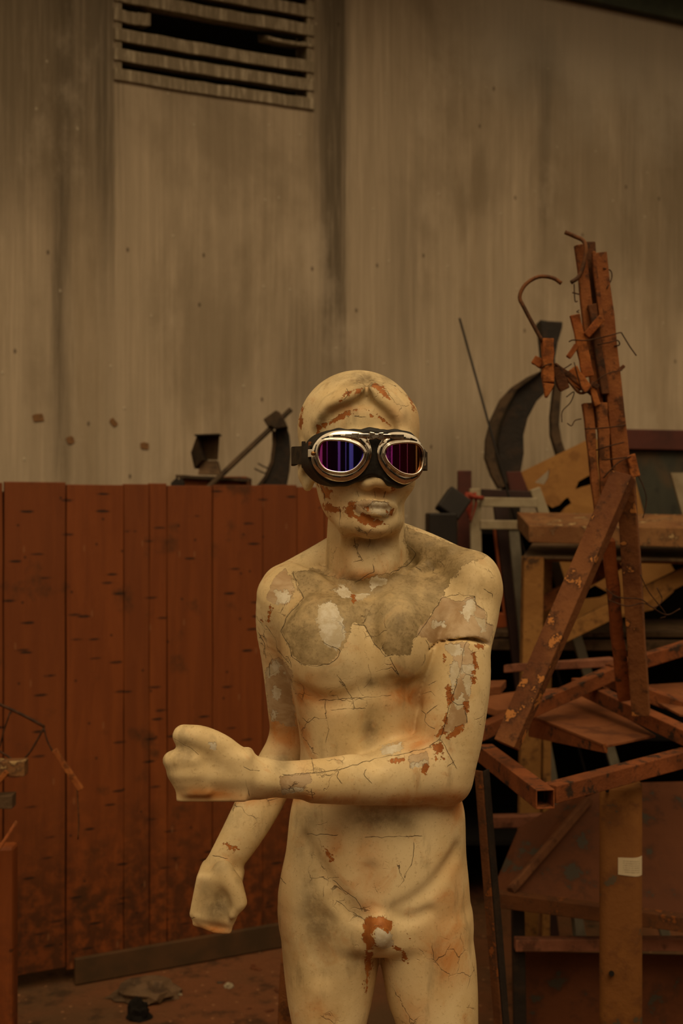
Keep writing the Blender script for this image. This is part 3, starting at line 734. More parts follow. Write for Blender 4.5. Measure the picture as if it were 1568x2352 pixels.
# ================================================================== aviator goggles
def simple(name, col, rough=.6, metal=0.0, spec=.3, col2=None, scale=30, bump=.0, lo=.35, hi=.65):
    t = NT(name); v = t.coord('Object')
    n = t.noise(v, scale, 5, .6)
    c = t.mix(t.mr(n, lo, hi), col, col2) if col2 else col
    if bump: t.bump(n, bump, .004)
    return t.fin(c, rough, metal, spec)
def mat_chrome():
    t = NT('polished_chrome'); v = t.coord('Object')
    n = t.noise(v, 160, 5, .7); s = t.mr(n, .55, .75)
    c = t.mix(t.math('MULTIPLY', s, .5), hexl(232, 226, 214), hexl(130, 110, 84))
    return t.fin(c, t.mr(n, .3, .8, .07, .24), 1.0, .5)
def mat_lens():
    """mirror coating whose interference colour drifts across the lens"""
    t = NT('iridescent_mirror_lens'); v = t.coord('Object')
    sx = t.n('ShaderNodeSeparateXYZ'); t.l(v, sx.inputs[0])
    lw = t.n('ShaderNodeLayerWeight'); lw.inputs['Blend'].default_value = .45
    f = t.math('ADD', t.mr(sx.outputs['X'], -.036, .118, 0, 1, False), t.math('MULTIPLY', t.math('SUBTRACT', t.noise(t.coord('Object', scale=(1, 1, .1)), 40, 3), .5), .25))
    c = t.ramp(f, [(0, (.5, .05, .4)), (.12, (.2, .05, .6)), (.30, (.10, .13, 1.0)), (.46, (.13, .06, .8)), (.62, (.42, .04, .6)), (.80, (.5, .05, .42)), (.90, (.40, .12, .10)), (1, (.30, .18, .04))])
    return t.fin(c, .04, 1.0, .5)
M_CHROME = mat_chrome(); M_LENS = mat_lens()
M_PAD = simple('black_leather', hexl(20, 19, 18), .55, 0, .3, hexl(34, 31, 27), 120, .15)
M_STITCH = simple('black_stitch_thread', hexl(14, 13, 12), .8)
M_STRAP = simple('worn_dark_strap', hexl(34, 29, 24), .75, 0, .25, hexl(58, 48, 36), 90, .2)
M_EDGE = simple('brown_leather_edge', hexl(120, 66, 32), .7, 0, .25)

GB = HM @ Vector((0, -.1275, -.020))
def dirof(deg): a = math.radians(deg); return Vector((math.sin(a), -math.cos(a), 0))
NL_, NR_ = dirof(-2), dirof(31)
GX = (GB.x / GB.y) * FPX + CX            # photo column of the bridge
def gpt(px, py, off=0.0):
    """point on the folded front of the goggles"""
    n = NL_ if px < GX else NR_
    d = P(px, py, 1.0) - Vector((0, 0, CAMH)); o = Vector((0, 0, CAMH))
    t = (GB - o).dot(n) / d.dot(n)
    m = (NL_ + NR_).normalized()
    w = min(1.0, abs(px - GX) / 14.0)
    nn = (m * (1 - w) + n * w).normalized()
    return o + d * t + nn * off
zZ = conv(670, 960, .2105)
def loop(pts, n=72):
    """closed smooth loop resampled to n points by arc length"""
    p = [Vector((x, y, 0)) for x, y in pts]
    L = []
    m = len(p)
    for i in range(m):
        a, b, c, d = p[i - 1], p[i], p[(i + 1) % m], p[(i + 2) % m]
        for k in range(10):
            t = k / 10
            L.append(0.5 * ((2 * b) + (c - a) * t + (2 * a - 5 * b + 4 * c - d) * t * t + (3 * b - a - 3 * c + d) * t ** 3))
    L.append(L[0].copy())
    s = [0]
    for a, b in zip(L, L[1:]): s.append(s[-1] + (b - a).length)
    out = []
    j = 0
    for i in range(n):
        g = s[-1] * i / n
        while s[j + 1] < g: j += 1
        f = (g - s[j]) / (s[j + 1] - s[j] + 1e-9)
        q = L[j].lerp(L[j + 1], f); out.append((q.x, q.y))
    return out
def byangle(lp, c, n=96):
    """resample a loop by angle about c so two loops pair up"""
    L = loop(lp, 400); out = []
    A = [math.atan2(y - c[1], x - c[0]) for x, y in L]
    for i in range(n):
        t = -math.pi + 2 * math.pi * (i + .5) / n
        k = min(range(400), key=lambda j: abs((A[j] - t + math.pi) % (2 * math.pi) - math.pi))
        out.append(L[k])
    return out
def inset(lp, d):
    n = len(lp); out = []
    ar = sum(lp[i][0] * lp[(i + 1) % n][1] - lp[(i + 1) % n][0] * lp[i][1] for i in range(n))
    sg = 1 if ar > 0 else -1
    for i in range(n):
        a, b = lp[i - 2], lp[(i + 2) % n]
        tx, ty = b[0] - a[0], b[1] - a[1]; l = math.hypot(tx, ty) + 1e-9
        out.append((lp[i][0] - ty / l * d * sg, lp[i][1] + tx / l * d * sg))
    return out

PADO = zZ([(190, 470), (196, 390), (215, 320), (240, 255), (285, 195), (345, 148), (420, 120), (520, 106), (640, 116), (760, 112), (845, 98), (930, 102), (980, 120), (1100, 118), (1230, 122), (1320, 150), (1385, 205), (1425, 280), (1442, 370), (1442, 470), (1420, 560), (1390, 640), (1330, 715), (1225, 762), (1130, 752), (1040, 720), (960, 670), (890, 640), (830, 648), (760, 680), (660, 722), (540, 748), (430, 735), (340, 690), (265, 620), (215, 550)])
LENS = {'L': zZ([(288, 380), (305, 305), (345, 262), (410, 248), (500, 250), (590, 258), (680, 284), (750, 325), (786, 375), (780, 430), (745, 490), (690, 545), (620, 580), (545, 590), (460, 582), (385, 560), (330, 515), (298, 450)]),
        'R': zZ([(1012, 390), (1028, 330), (1080, 292), (1180, 278), (1280, 278), (1345, 296), (1385, 345), (1400, 420), (1394, 500), (1368, 570), (1310, 610), (1240, 612), (1160, 588), (1085, 535), (1035, 465)])}
PLATE = {'L': zZ([(212, 400), (228, 320), (270, 250), (335, 190), (420, 152), (520, 135), (640, 138), (760, 158), (815, 195), (850, 265), (872, 345), (868, 420), (840, 500), (790, 575), (710, 645), (600, 690), (500, 695), (410, 675), (320, 625), (250, 550), (218, 475)]),
         'R': zZ([(928, 390), (940, 310), (975, 250), (1015, 200), (1060, 162), (1170, 152), (1270, 170), (1345, 210), (1395, 270), (1425, 350), (1438, 430), (1432, 520), (1405, 600), (1345, 675), (1240, 724), (1160, 708), (1075, 655), (1000, 570), (950, 480)])}
gog = empty('aviator_goggles', GB, 'black padded aviator goggles with chrome rims and blue purple mirror lenses on the statue', 'goggles')
back = HM.to_3x3() @ Vector((0, 1, 0))
# pad
bm = bmesh.new()
lp = loop(PADO, 140)
rings = []
for d, off, bk in ((3, 0, .052), (0, -.014, .018), (0, -.010, 0), (1.5, -.0055, 0), (4.5, -.003, 0), (9, -.002, 0)):
    q = inset(lp, d)
    rings.append([bm.verts.new(gpt(x, y, off) + back * bk + Vector((0, 0, .0006 * math.sin(i * .9) if off <= -.0055 else 0))) for i, (x, y) in enumerate(q)])
n = len(lp)
for a, b in zip(rings, rings[1:]):
    for i in range(n): bm.faces.new((a[i], a[(i + 1) % n], b[(i + 1) % n], b[i]))
es = [bm.edges.get((rings[-1][i], rings[-1][(i + 1) % n])) for i in range(n)]
bmesh.ops.triangle_fill(bm, edges=es, use_beauty=True)
bm.faces.new(rings[0])
from_bm('face_pad', bm, M_PAD, gog, smooth=True)
for k in 'LR':
    inner = LENS[k]; c = (sum(p[0] for p in inner) / len(inner), sum(p[1] for p in inner) / len(inner))
    A = byangle(PLATE[k], c); B = byangle(inner, c); N = len(A)
    # plate
    bm = bmesh.new()
    prof = ((1.02, -.003), (1.0, .0012), (.95, .0032), (.5, .0042), (.10, .0046), (.06, -.003))
    R = []
    for f, off in prof:
        R.append([bm.verts.new(gpt(b[0] + (a[0] - b[0]) * f, b[1] + (a[1] - b[1]) * f, off)) for a, b in zip(A, B)])
    for a, b in zip(R, R[1:] + R[:1]):
        for i in range(N): bm.faces.new((a[i], a[(i + 1) % N], b[(i + 1) % N], b[i]))
    plate = from_bm('chrome_plate', bm, M_CHROME, gog, smooth=True)
    # double rim
    bm = bmesh.new()
    L1 = loop(inner, 96)
    def ringtube(lp_, r, off, m=8):
        pts = [gpt(x, y, off) for x, y in lp_]; n_ = len(pts)
        nrm = (NL_ if k == 'L' else NR_)
        rr = []
        for i in range(n_):
            t = (pts[(i + 1) % n_] - pts[i - 1]).normalized(); s = t.cross(nrm).normalized()
            rr.append([bm.verts.new(pts[i] + (s * math.cos(2 * math.pi * j / m) + nrm * math.sin(2 * math.pi * j / m)) * r) for j in range(m)])
        for i in range(n_):
            for j in range(m): bm.faces.new((rr[i][j], rr[(i + 1) % n_][j], rr[(i + 1) % n_][(j + 1) % m], rr[i][(j + 1) % m]))
    ringtube(inset(L1, -1.6), .0019, .0066)
    ringtube(inset(L1, -4.6), .0014, .0048)
    rim = from_bm('lens_rim', bm, M_CHROME, gog, smooth=True)
    # lens: shallow cylinder-like dome
    bm = bmesh.new()
    cpt = None; prev = None
    for f in (1.06, 1, .92, .84, .76, .68, .6, .52, .44, .36, .28, .2, .12, .05):
        hw = max(abs(x - c[0]) for x, y in L1)
        rg = [bm.verts.new(gpt(c[0] + (x - c[0]) * f, c[1] + (y - c[1]) * f, .0028 + .0044 * (1 - ((x - c[0]) * f / hw) ** 2))) for x, y in L1]
        if prev:
            for i in range(96): bm.faces.new((prev[i], prev[(i + 1) % 96], rg[(i + 1) % 96], rg[i]))
        prev = rg
    bm.faces.new(prev)
    from_bm('lens', bm, M_LENS, gog, smooth=True)
    # stitches through the plate
    bm = bmesh.new()
    for j in range(11):
        i0 = int((j + .5) * N / 11)
        if k == 'R' and j in (4,): pass
        pts = []
        for q in (-2, 0, 2):
            a, b = A[(i0 + q) % N], B[(i0 + q) % N]
            L_ = math.hypot(a[0] - b[0], a[1] - b[1]); f = .50
            pts.append(gpt(b[0] + (a[0] - b[0]) * f, b[1] + (a[1] - b[1]) * f, .0050))
        e_ = (pts[2] - pts[0]).normalized() * .0056
        add_beam(bm, pts[1] - e_, pts[1] + e_, .0017, .0016, up=(NL_ if k == 'L' else NR_))
    from_bm('stitching', bm, M_STITCH, plate, bevel=.0004)
    # clip on the plate
    bm = bmesh.new()
    segs = ((585, 665, 172, 208), (655, 735, 165, 222), (728, 850, 172, 215)) if k == 'L' else ((968, 1065, 178, 222), (1060, 1115, 178, 226), (1110, 1198, 178, 226))
    nn = NL_ if k == 'L' else NR_
    for j, (x0, x1, y0, y1) in enumerate(segs):
        (a0, b0), (a1, b1) = zZ([(x0, (y0 + y1) / 2), (x1, (y0 + y1) / 2)])
        o = .0045 + .0012 * (j == 1)
        add_beam(bm, gpt(a0, b0, o), gpt(a1, b1, o), (y1 - y0) * .2105 * S0 * .93, .004, up=nn)
    from_bm('bridge_clip', bm, M_CHROME, gog, bevel=.0008)
# centre buckle
bm = bmesh.new()
(a0, b0), (a1, b1) = zZ([(836, 200), (985, 206)])
pa, pb = gpt(a0, b0, .006), gpt(a1, b1, .006); mid = (pa + pb) / 2; nn = (NL_ + NR_).normalized()
ax = (pb - pa).normalized(); up_ = nn.cross(ax).normalized()
out = []
for x, y in ((-.5, .5), (-.18, .42), (-.10, .3), (.10, .3), (.18, .42), (.5, .5), (.5, -.5), (.18, -.42), (.10, -.3), (-.10, -.3), (-.18, -.42), (-.5, -.5)):
    out.append(mid + nn * .006 + ax * (x * (pb - pa).length) + up_ * (y * .0115))
add_prism(bm, out, -nn * .007)
from_bm('centre_buckle', bm, M_CHROME, gog, bevel=.0008)
# side tabs with rivets
bm = bmesh.new()
(a0, b0), (a1, b1) = zZ([(178, 385), (262, 385)])
t0, t1 = gpt(a0, b0, -.004), gpt(a1, b1, .004)
add_beam(bm, t0, t1, 82 * .2105 * S0, .003, up=NL_)
tab = from_bm('hinge_tab', bm, M_CHROME, gog, bevel=.0008)
bm = bmesh.new(); rc = gpt(*zZ([(234, 388)])[0], .0055)
add_tube(bm, [rc - NL_ * .002, rc + NL_ * .0012, rc + NL_ * .002], .0034, 16, r2=.0022)
from_bm('rivet', bm, simple('brass_rivet', hexl(150, 112, 70), .4, 1), tab, smooth=True)
bm = bmesh.new()
c0 = gpt(*zZ([(1440, 440)])[0], -.004)
add_beam(bm, c0 + Vector((0, 0, .008)), c0 - Vector((0, 0, .010)), .010, .006, up=NR_)
tab = from_bm('hinge_tab', bm, M_CHROME, gog, bevel=.001)
bm = bmesh.new(); c1 = gpt(*zZ([(1462, 398)])[0], -.006)
bmesh.ops.create_uvsphere(bm, u_segments=16, v_segments=10, radius=.0085, matrix=Matrix.Translation(c1) @ Matrix.Diagonal((.5, 1, 1, 1)))
from_bm('strap_knob', bm, M_STRAP, tab, smooth=True)
# strap round the back of the head
sl = t0; sr = c0
hl = HM.inverted() @ sl; hr = HM.inverted() @ sr
path = [hl, Vector((-.0905, -.045, hl.z + .001)), Vector((-.0940, -.005, hl.z + .002)), Vector((-.0945, .045, hl.z + .004)), Vector((-.075, .098, hl.z + .006)), Vector((-.02, .1265, .002)), Vector((.03, .126, .002)), Vector((.078, .096, .0)), Vector((.097, .045, hr.z + .004)), Vector((.0985, 0, hr.z + .002)), Vector((.094, -.045, hr.z)), hr]
pts = [HM @ p for p in catmull(path, 10)]
bm = bmesh.new(); ss = []
for i, p in enumerate(pts):
    d = pts[min(i + 1, len(pts) - 1)] - pts[max(0, i - 1)]; o = Vector((-d.y, d.x, 0)).normalized() * -1
    hh = .0135 * (.8 if i < 4 else 1)
    ss.append([p + Vector((0, 0, hh)), p + Vector((0, 0, hh)) + o * .0025, p - Vector((0, 0, hh)) + o * .0025, p - Vector((0, 0, hh))])
add_hull(bm, ss)
strap = from_bm('strap', bm, M_STRAP, gog)
bm = bmesh.new()
i = 6; add_beam(bm, pts[i] + Vector((0, 0, .018)), pts[i] - Vector((0, 0, .018)), .005, .008, up=NL_)
from_bm('leather_edging', bm, M_EDGE, strap, bevel=.001)
bm = bmesh.new()
i = 17; add_beam(bm, pts[i] + Vector((0, 0, .0205)), pts[i] - Vector((0, 0, .0190)), .010, .006, up=Vector((-1, 0, 0)))
from_bm('strap_slider', bm, M_STRAP, strap, bevel=.001)
# ================================================================== the shed
WY, WS = 4.9, .43             # back wall: Y = WY + WS * X
WA = math.atan(WS)
def wall_at(px, py, off=0.0):
    k = (px - CX) / FPX
    return P(px, py, WY / (1 - WS * k)) - Vector((-math.sin(WA), math.cos(WA), 0)) * off
def wu(px): p = wall_at(px, CY); return p.x / math.cos(WA)
WM = Matrix.Translation((0, WY, 0)) @ Matrix.Rotation(WA, 4, 'Z')      # wall frame: x along, y into, z up

def local_obj(name, bm, mat, M, parent=None, bevel=0.0, smooth=False):
    bmesh.ops.recalc_face_normals(bm, faces=bm.faces)
    me = bpy.data.meshes.new(name); bm.to_mesh(me); bm.free()
    o = link_mesh(name, me, mat, None, smooth); o.matrix_world = M
    if parent is not None:
        o.parent = parent; o.matrix_parent_inverse = parent.matrix_world.inverted()
    if bevel:
        m = o.modifiers.new('bevel', 'BEVEL'); m.width = bevel; m.segments = 2
    return o
def box(bm, x0, x1, y0, y1, z0, z1):
    vs = [bm.verts.new(p) for p in ((x0, y0, z0), (x1, y0, z0), (x1, y1, z0), (x0, y1, z0), (x0, y0, z1), (x1, y0, z1), (x1, y1, z1), (x0, y1, z1))]
    for f in ((0, 1, 2, 3), (4, 5, 6, 7), (0, 1, 5, 4), (1, 2, 6, 5), (2, 3, 7, 6), (3, 0, 4, 7)): bm.faces.new([vs[i] for i in f])

def mat_wall():
    t = NT('streaked_grey_wall')
    v = t.coord('Object')
    sx = t.n('ShaderNodeSeparateXYZ'); t.l(v, sx.inputs[0]); U, Z = sx.outputs['X'], sx.outputs['Z']
    vs = t.coord('Object', scale=(1, 1, .035)); vs2 = t.coord('Object', scale=(1, 1, .12))
    a = t.noise(vs, 22, 6, .65); b = t.noise(vs, 70, 5, .65); c = t.noise(vs2, 5, 5, .6); d = t.noise(v, 2.2, 5, .6); e = t.noise(v, 60, 4, .6)
    col = t.mix(t.mr(a, .35, .66), hexl(160, 145, 124), hexl(178, 162, 140))
    col = t.mix(t.mr(b, .38, .62, 0, .5), col, hexl(152, 139, 118))
    col = t.mix(t.mr(c, .50, .68, 0, .5), col, hexl(132, 116, 92))
    col = t.mix(t.mr(d, .58, .72, 0, .35), col, hexl(140, 122, 94))
    def band(px0, px1, soft, amt, z0=None, z1=None, zs=.2, colr=hexl(84, 73, 56)):
        u0, u1 = wu(px0), wu(px1)
        jit = t.math('ADD', U, t.math('MULTIPLY', t.math('SUBTRACT', a, .5), .10))
        m = t.math('MULTIPLY', t.mr(jit, u0 - soft, u0 + soft), t.mr(jit, u1 - soft, u1 + soft, 1, 0))
        if z0 is not None:
            zj = t.math('ADD', Z, t.math('MULTIPLY', t.math('SUBTRACT', d, .5), .6))
            m = t.math('MULTIPLY', m, t.math('MULTIPLY', t.mr(zj, z0 - zs, z0 + zs), t.mr(zj, z1 - zs, z1 + zs, 1, 0)))
        m = t.math('MULTIPLY', m, t.math('MULTIPLY', t.mr(b, .3, .6, .6, 1.0), amt))
        nonlocal col
        col = t.mix(m, col, colr)
    band(738, 795, .03, .9, 2.1, 9, .45)
    band(715, 800, .03, .55, 2.9, 9, .5)
    band(122, 156, .03, .9, 1.7, 9, .6)
    band(-200, 262, .04, .75, 2.75, 9, .4)
    band(225, 268, .03, .6, 2.5, 9, .5)
    band(640, 740, .06, .35, 1.9, 2.5)
    band(1215, 1290, .09, .75, 3.45, 3.75, .12); band(1165, 1230, .14, .6, 3.4, 3.9, .2); band(1240, 1262, .02, .6, 2.9, 3.75, .2); band(1420, 1480, .06, .4, 2.6, 3.7, .3)
    band(900, 960, .10, .35, 2.2, 3.0); band(1500, 1700, .1, .4, 2.5, 3.5); band(1010, 1090, .1, .3, 1.2, 1.9)
    band(700, 1350, .3, .35, 1.2, 1.85, .25)
    f = t.noise(t.coord('Object', scale=(1, 1, .45), loc=(4, 0, 2)), 1.6, 6, .62, .3)
    col = t.mix(t.mr(f, .50, .66, 0, .5), col, hexl(112, 98, 76))
    col = t.mix(t.mr(t.noise(t.coord('Object', scale=(1, 1, .5), loc=(1, 0, 7)), 2.6, 6, .65), .56, .70, 0, .35), col, hexl(190, 176, 156))
    # paler towards the top right
    zt = t.math('ADD', Z, t.math('MULTIPLY', t.math('SUBTRACT', d, .5), .8))
    col = t.mix(t.math('MULTIPLY', t.mr(zt, 3.2, 3.75), t.mr(U, .3, .9, 0, .5)), col, hexl(198, 190, 176))
    sp = t.mr(t.voro2((1, .8), cells=3.2), .012, .022, 1, 0)
    col = t.mix(t.math('MULTIPLY', sp, .6), col, hexl(176, 166, 146))
    sp2 = t.mr(t.voro2((1, .6), (.4, .7), cells=2.6), .01, .02, 1, 0)
    col = t.mix(t.math('MULTIPLY', sp2, .7), col, hexl(64, 50, 34))
    h = t.math('ADD', t.math('MULTIPLY', a, .8), t.math('ADD', t.math('MULTIPLY', e, .15), t.math('ADD', t.math('MULTIPLY', sp, .5), d)))
    t.bump(h, .35, .012)
    return t.fin(col, .62, 0, .3)
M_WALL = mat_wall()
VU0, VU1, VZ0, VZ1 = wu(268), wu(714), 3.285, 3.80
bm = bmesh.new()
us = [-4.5, VU0, VU1, 5.5]; zs = [0, VZ0, VZ1, 4.4]
T = .16
for i in range(3):
    for j in range(3):
        if i == 1 and j == 1: continue
        box(bm, us[i], us[i + 1], 0, T, zs[j], zs[j + 1])
bmesh.ops.remove_doubles(bm, verts=bm.verts, dist=1e-5)
# drop the inner faces shared by two neighbours
seen = {}
for f in list(bm.faces):
    k = tuple(sorted(v.index for v in f.verts)); 
bm.verts.index_update()
for f in bm.faces: seen.setdefault(tuple(sorted(v.index for v in f.verts)), []).append(f)
bmesh.ops.delete(bm, geom=[f for fs in seen.values() if len(fs) > 1 for f in fs], context='FACES_ONLY')
wall = local_obj('wall_back', bm, M_WALL, WM); tag(wall, 'streaked grey back wall of the shed', None, None, 'structure')
# louvre opening
M_SLAT = (lambda: (lambda t: (lambda v: t.fin(t.mix(t.mr(t.noise(t.coord('Object', scale=(1, 1, .12)), 55, 6, .7), .42, .75), hexl(124, 112, 92), hexl(184, 172, 150)), .7))(0))(NT('weathered_slat_paint')))()
M_DARKBOX = simple('vent_shade_dark', hexl(34, 30, 24), .9, 0, .2, hexl(30, 40, 42), 3)
vent = empty('window_1', WM @ Vector(((VU0 + VU1) / 2, 0, VZ0)), 'louvred vent opening with peeling slats high in the wall', None, None, 'structure')
vent.rotation_euler = (0, 0, WA); bpy.context.view_layer.update()
bm = bmesh.new(); box(bm, VU0 - .06, VU1 + .06, T + .10, T + .12, VZ0 - .1, VZ1 + .1)
local_obj('vent_shade_panel', bm, M_DARKBOX, WM, vent)  # dark panel stands in for the shade inside the vent
for i in range(7):
    zb = VZ0 - .045 + .0785 * i
    spans = [(VU0 - .012, VU1 + .012)]
    if i == 3: spans = [(VU0 - .012, VU0 + .135), (VU1 - .20, VU1 + .012)]
    for q, (u0, u1) in enumerate(spans):
        bm = bmesh.new()
        nseg = 14; ss = []
        hgt_ = .049 if not (i == 3 and q == 1) else .016
        for k in range(nseg + 1):
            u = u0 + (u1 - u0) * k / nseg; j = random.uniform(-.0016, .0016); sg = -.004 * math.sin(math.pi * k / nseg)
            z0 = zb + j + sg + (.03 if hgt_ < .03 else 0); dp = .115
            ss.append([(u, -.012, z0), (u, -.012, z0 + hgt_ + random.uniform(-.002, .002)), (u, dp, z0 + hgt_ + (.055 if i else 0.0)), (u, dp, z0 + (.035 if i else 0.0))])
        add_hull(bm, [[Vector(p) for p in r] for r in ss])
        local_obj('sill' if i == 0 else 'slat', bm, M_SLAT, WM, vent, bevel=.003)
for u in (VU0 + .008, VU1 - .008):
    bm = bmesh.new(); box(bm, u - .012, u + .012, -.004, .13, VZ0 - .01, VZ1); local_obj('jamb', bm, M_SLAT, WM, vent, bevel=.002)
# roof edge
M_GREEN = simple('dull_green_paint', hexl(66, 74, 58), .6, 0, .3, hexl(52, 60, 48), 12)
M_DKRED = simple('dark_red_paint', hexl(58, 22, 14), .7)
bm = bmesh.new(); box(bm, -4.5, 5.5, -.05, 0, 3.94, 4.13); o = local_obj('trim_1', bm, M_GREEN, WM); tag(o, 'dull green beam along the top of the wall', kind='structure')
bm = bmesh.new(); box(bm, -4.5, 5.5, -.40, 0, 4.13, 4.22); o = local_obj('trim_2', bm, M_DKRED, WM); tag(o, 'dark red fascia under the roof', kind='structure')
bm = bmesh.new(); box(bm, -4.5, 5.5, -.9, .16, 4.4, 4.46); o = local_obj('ceiling', bm, M_DKRED, WM); tag(o, 'edge of the shed roof', kind='structure')
# floor
def mat_floor():
    t = NT('red_brown_earth'); v = t.coord('Object')
    a = t.noise(v, 1.4, 6, .6); b = t.noise(v, 9, 6, .65); c = t.noise(v, 60, 5, .7)
    col = t.mix(t.mr(a, .38, .6), hexl(84, 62, 40), hexl(106, 66, 40))
    col = t.mix(t.mr(b, .5, .66, 0, .7), col, hexl(48, 36, 22))
    col = t.mix(t.mr(t.voro(v, 24), .08, .16, .7, 0), col, hexl(150, 108, 74))
    t.bump(t.math('ADD', b, t.math('MULTIPLY', c, .4)), .7, .02)
    return t.fin(col, .9, 0, .2)
bm = bmesh.new(); box(bm, -5, 6, -4, 7.5, -.05, 0); o = from_bm('floor', bm, mat_floor()); tag(o, 'red brown earth floor', kind='structure')
# ------------------------------------------------------------------ board fence
FY, FS = 4.07, .49; FA = math.atan(FS)
FM = Matrix.Translation((0, FY, 0)) @ Matrix.Rotation(FA, 4, 'Z')
def fu(px): k = (px - CX) / FPX; Y = FY / (1 - FS * k); return k * Y / math.cos(FA)
def mat_board():
    t = NT('orange_brown_boards'); v = t.coord('Object'); oi = t.n('ShaderNodeObjectInfo')
    vv = t.n('ShaderNodeVectorMath', operation='ADD'); t.l(t.coord('Object', scale=(1, 1, .10)), vv.inputs[0]); t.l(oi.outputs['Random'], vv.inputs[1])
    a = t.noise(vv.outputs[0], 26, 6, .6, .5); b = t.noise(v, 6, 6, .6); c = t.noise(v, 24, 5, .65)
    col = t.mix(t.mr(a, .35, .65), hexl(122, 63, 24), hexl(110, 55, 20))
    col = t.mix(t.mr(oi.outputs['Random'], 0, 1, 0, .35), col, hexl(96, 50, 20))
    col = t.mix(t.mr(b, .56, .70, 0, .75), col, hexl(62, 38, 18))
    sx = t.n('ShaderNodeSeparateXYZ'); t.l(v, sx.inputs[0])
    col = t.mix(t.math('MULTIPLY', t.mr(t.math('ADD', sx.outputs['Z'], t.math('MULTIPLY', t.math('SUBTRACT', b, .5), 1.0)), .15, .75, .7, 0), t.mr(c, .35, .6)), col, hexl(42, 26, 14))  # rot at the foot, plus light falloff painted in as darker lower boards
    # dark nail holes and short dashes
    d = t.voro2((1, 1), (.2, .1), 0, 6); col = t.mix(t.mr(d, .018, .036, .65, 0), col, hexl(30, 18, 10))
    d2 = t.voro2((.45, 2.1), (.13, .4), .0, 6.0); dj = t.math('ADD', d2, t.math('MULTIPLY', t.math('SUBTRACT', c, .5), .10)); col = t.mix(t.math('MULTIPLY', t.mr(dj, .03, .075, .9, 0), t.mr(b, .38, .46)), col, hexl(36, 20, 10))
    d3 = t.voro2((.5, 2.4), (.6, .2), .35, 5.0); dk = t.math('ADD', d3, t.math('MULTIPLY', t.math('SUBTRACT', c, .5), .12)); col = t.mix(t.mr(dk, .02, .07, .75, 0), col, hexl(40, 22, 12))
    pale = t.voro2((2.2, .7), (.9, .3), .5, 3.4); col = t.mix(t.mr(pale, .02, .035, .35, 0), col, hexl(140, 96, 62))
    t.bump(t.math('ADD', a, t.math('MULTIPLY', c, .5)), .25, .006)
    return t.fin(col, .62, 0, .3)
M_BOARD = mat_board()
M_GAPSHADE = simple('gap_shade_dark', hexl(40, 26, 16), .85)
fence = empty('board_fence', FM @ Vector((fu(300), 0, 0)), 'low fence of orange brown vertical boards in front of the grey wall', 'fence')
fence.rotation_euler = (0, 0, FA); bpy.context.view_layer.update()
edges = [-420, -290, -150, -60, 8, 152, 284, 343, 384, 488, 603, 682, 745, 800, 850]
for i, (a, b) in enumerate(zip(edges, edges[1:])):
    u0, u1 = fu(a), fu(b); gap = .0012 if b not in (152, 8) else .0025
    bm = bmesh.new(); nseg = 8; ss = []
    dy = random.uniform(-.003, .003)
    for k in range(nseg + 1):
        z = .03 + (1.605 + random.uniform(-.004, .004) if k == nseg else 1.6 * k / nseg) * 1.0 if k else random.uniform(.02, .06)
        z = min(z, 1.612 + .004 * math.sin(i * 2.1))
        j = random.uniform(-.0012, .0012)
        ss.append([Vector((u0 + gap + j, dy, z)), Vector((u1 - gap + j, dy, z)), Vector((u1 - gap + j, dy + .022, z)), Vector((u0 + gap + j, dy + .022, z))])
    add_hull(bm, ss)
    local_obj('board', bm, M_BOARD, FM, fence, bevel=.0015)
    bm = bmesh.new(); box(bm, u1 - .03, u1 + .03, .0275, .042, .1, 1.585); local_obj('gap_shade_strip', bm, M_GAPSHADE, FM, fence)  # dark strip added behind each joint so the gap reads as shade
M_RAIL = simple('grey_brown_rail', hexl(78, 54, 32), .75, 0, .25, hexl(62, 46, 28), 8, .2)
bm = bmesh.new(); box(bm, fu(169), fu(850), -.024, -.004, .004, .086); local_obj('bottom_rail', bm, M_RAIL, FM, fence, bevel=.002)
for z in (.45, 1.35):
    bm = bmesh.new(); box(bm, fu(-400), fu(848), .026, .066, z, z + .07); local_obj('back_rail', bm, M_RAIL, FM, fence)
M_NAIL = simple('rusty_nail_iron', hexl(58, 34, 20), .7, .4)

# open front of the shed behind the photographer: dark planks with gaps of daylight between them
M_DKWOOD = simple('dark_old_wood', hexl(70, 48, 30), .8, 0, .2, hexl(52, 36, 24), 6)
bm = bmesh.new(); x = -7.0; rr = random.Random(11)
while x < 7:
    wd = rr.choice((.35, .6, .9, 1.3)); box(bm, x, x + wd, -3.6, -3.55, 0, 3.1); x += wd + rr.choice((.10, .16, .3, .5))
box(bm, -7, 7.6, -3.66, -3.6, 2.9, 3.15); box(bm, -7, 7.6, -3.66, -3.6, 1.2, 1.35)
o = from_bm('wall_front', bm, M_DKWOOD); tag(o, 'gapped plank front of the shed behind the photographer', kind='structure')

bm = bmesh.new(); y = -3.6; rr = random.Random(5)  # unseen side planks, added to darken what the right lens reflects
while y < 6.4:
    wd = rr.choice((.5, .9, 1.4)); box(bm, 5.3, 5.35, y, min(y + wd, 6.8), 0, 3.1); y += wd + rr.choice((.06, .10, .22))
o = from_bm('wall_right_added', bm, M_DKWOOD); tag(o, 'unseen gapped plank wall added to darken the right lens', kind='structure')
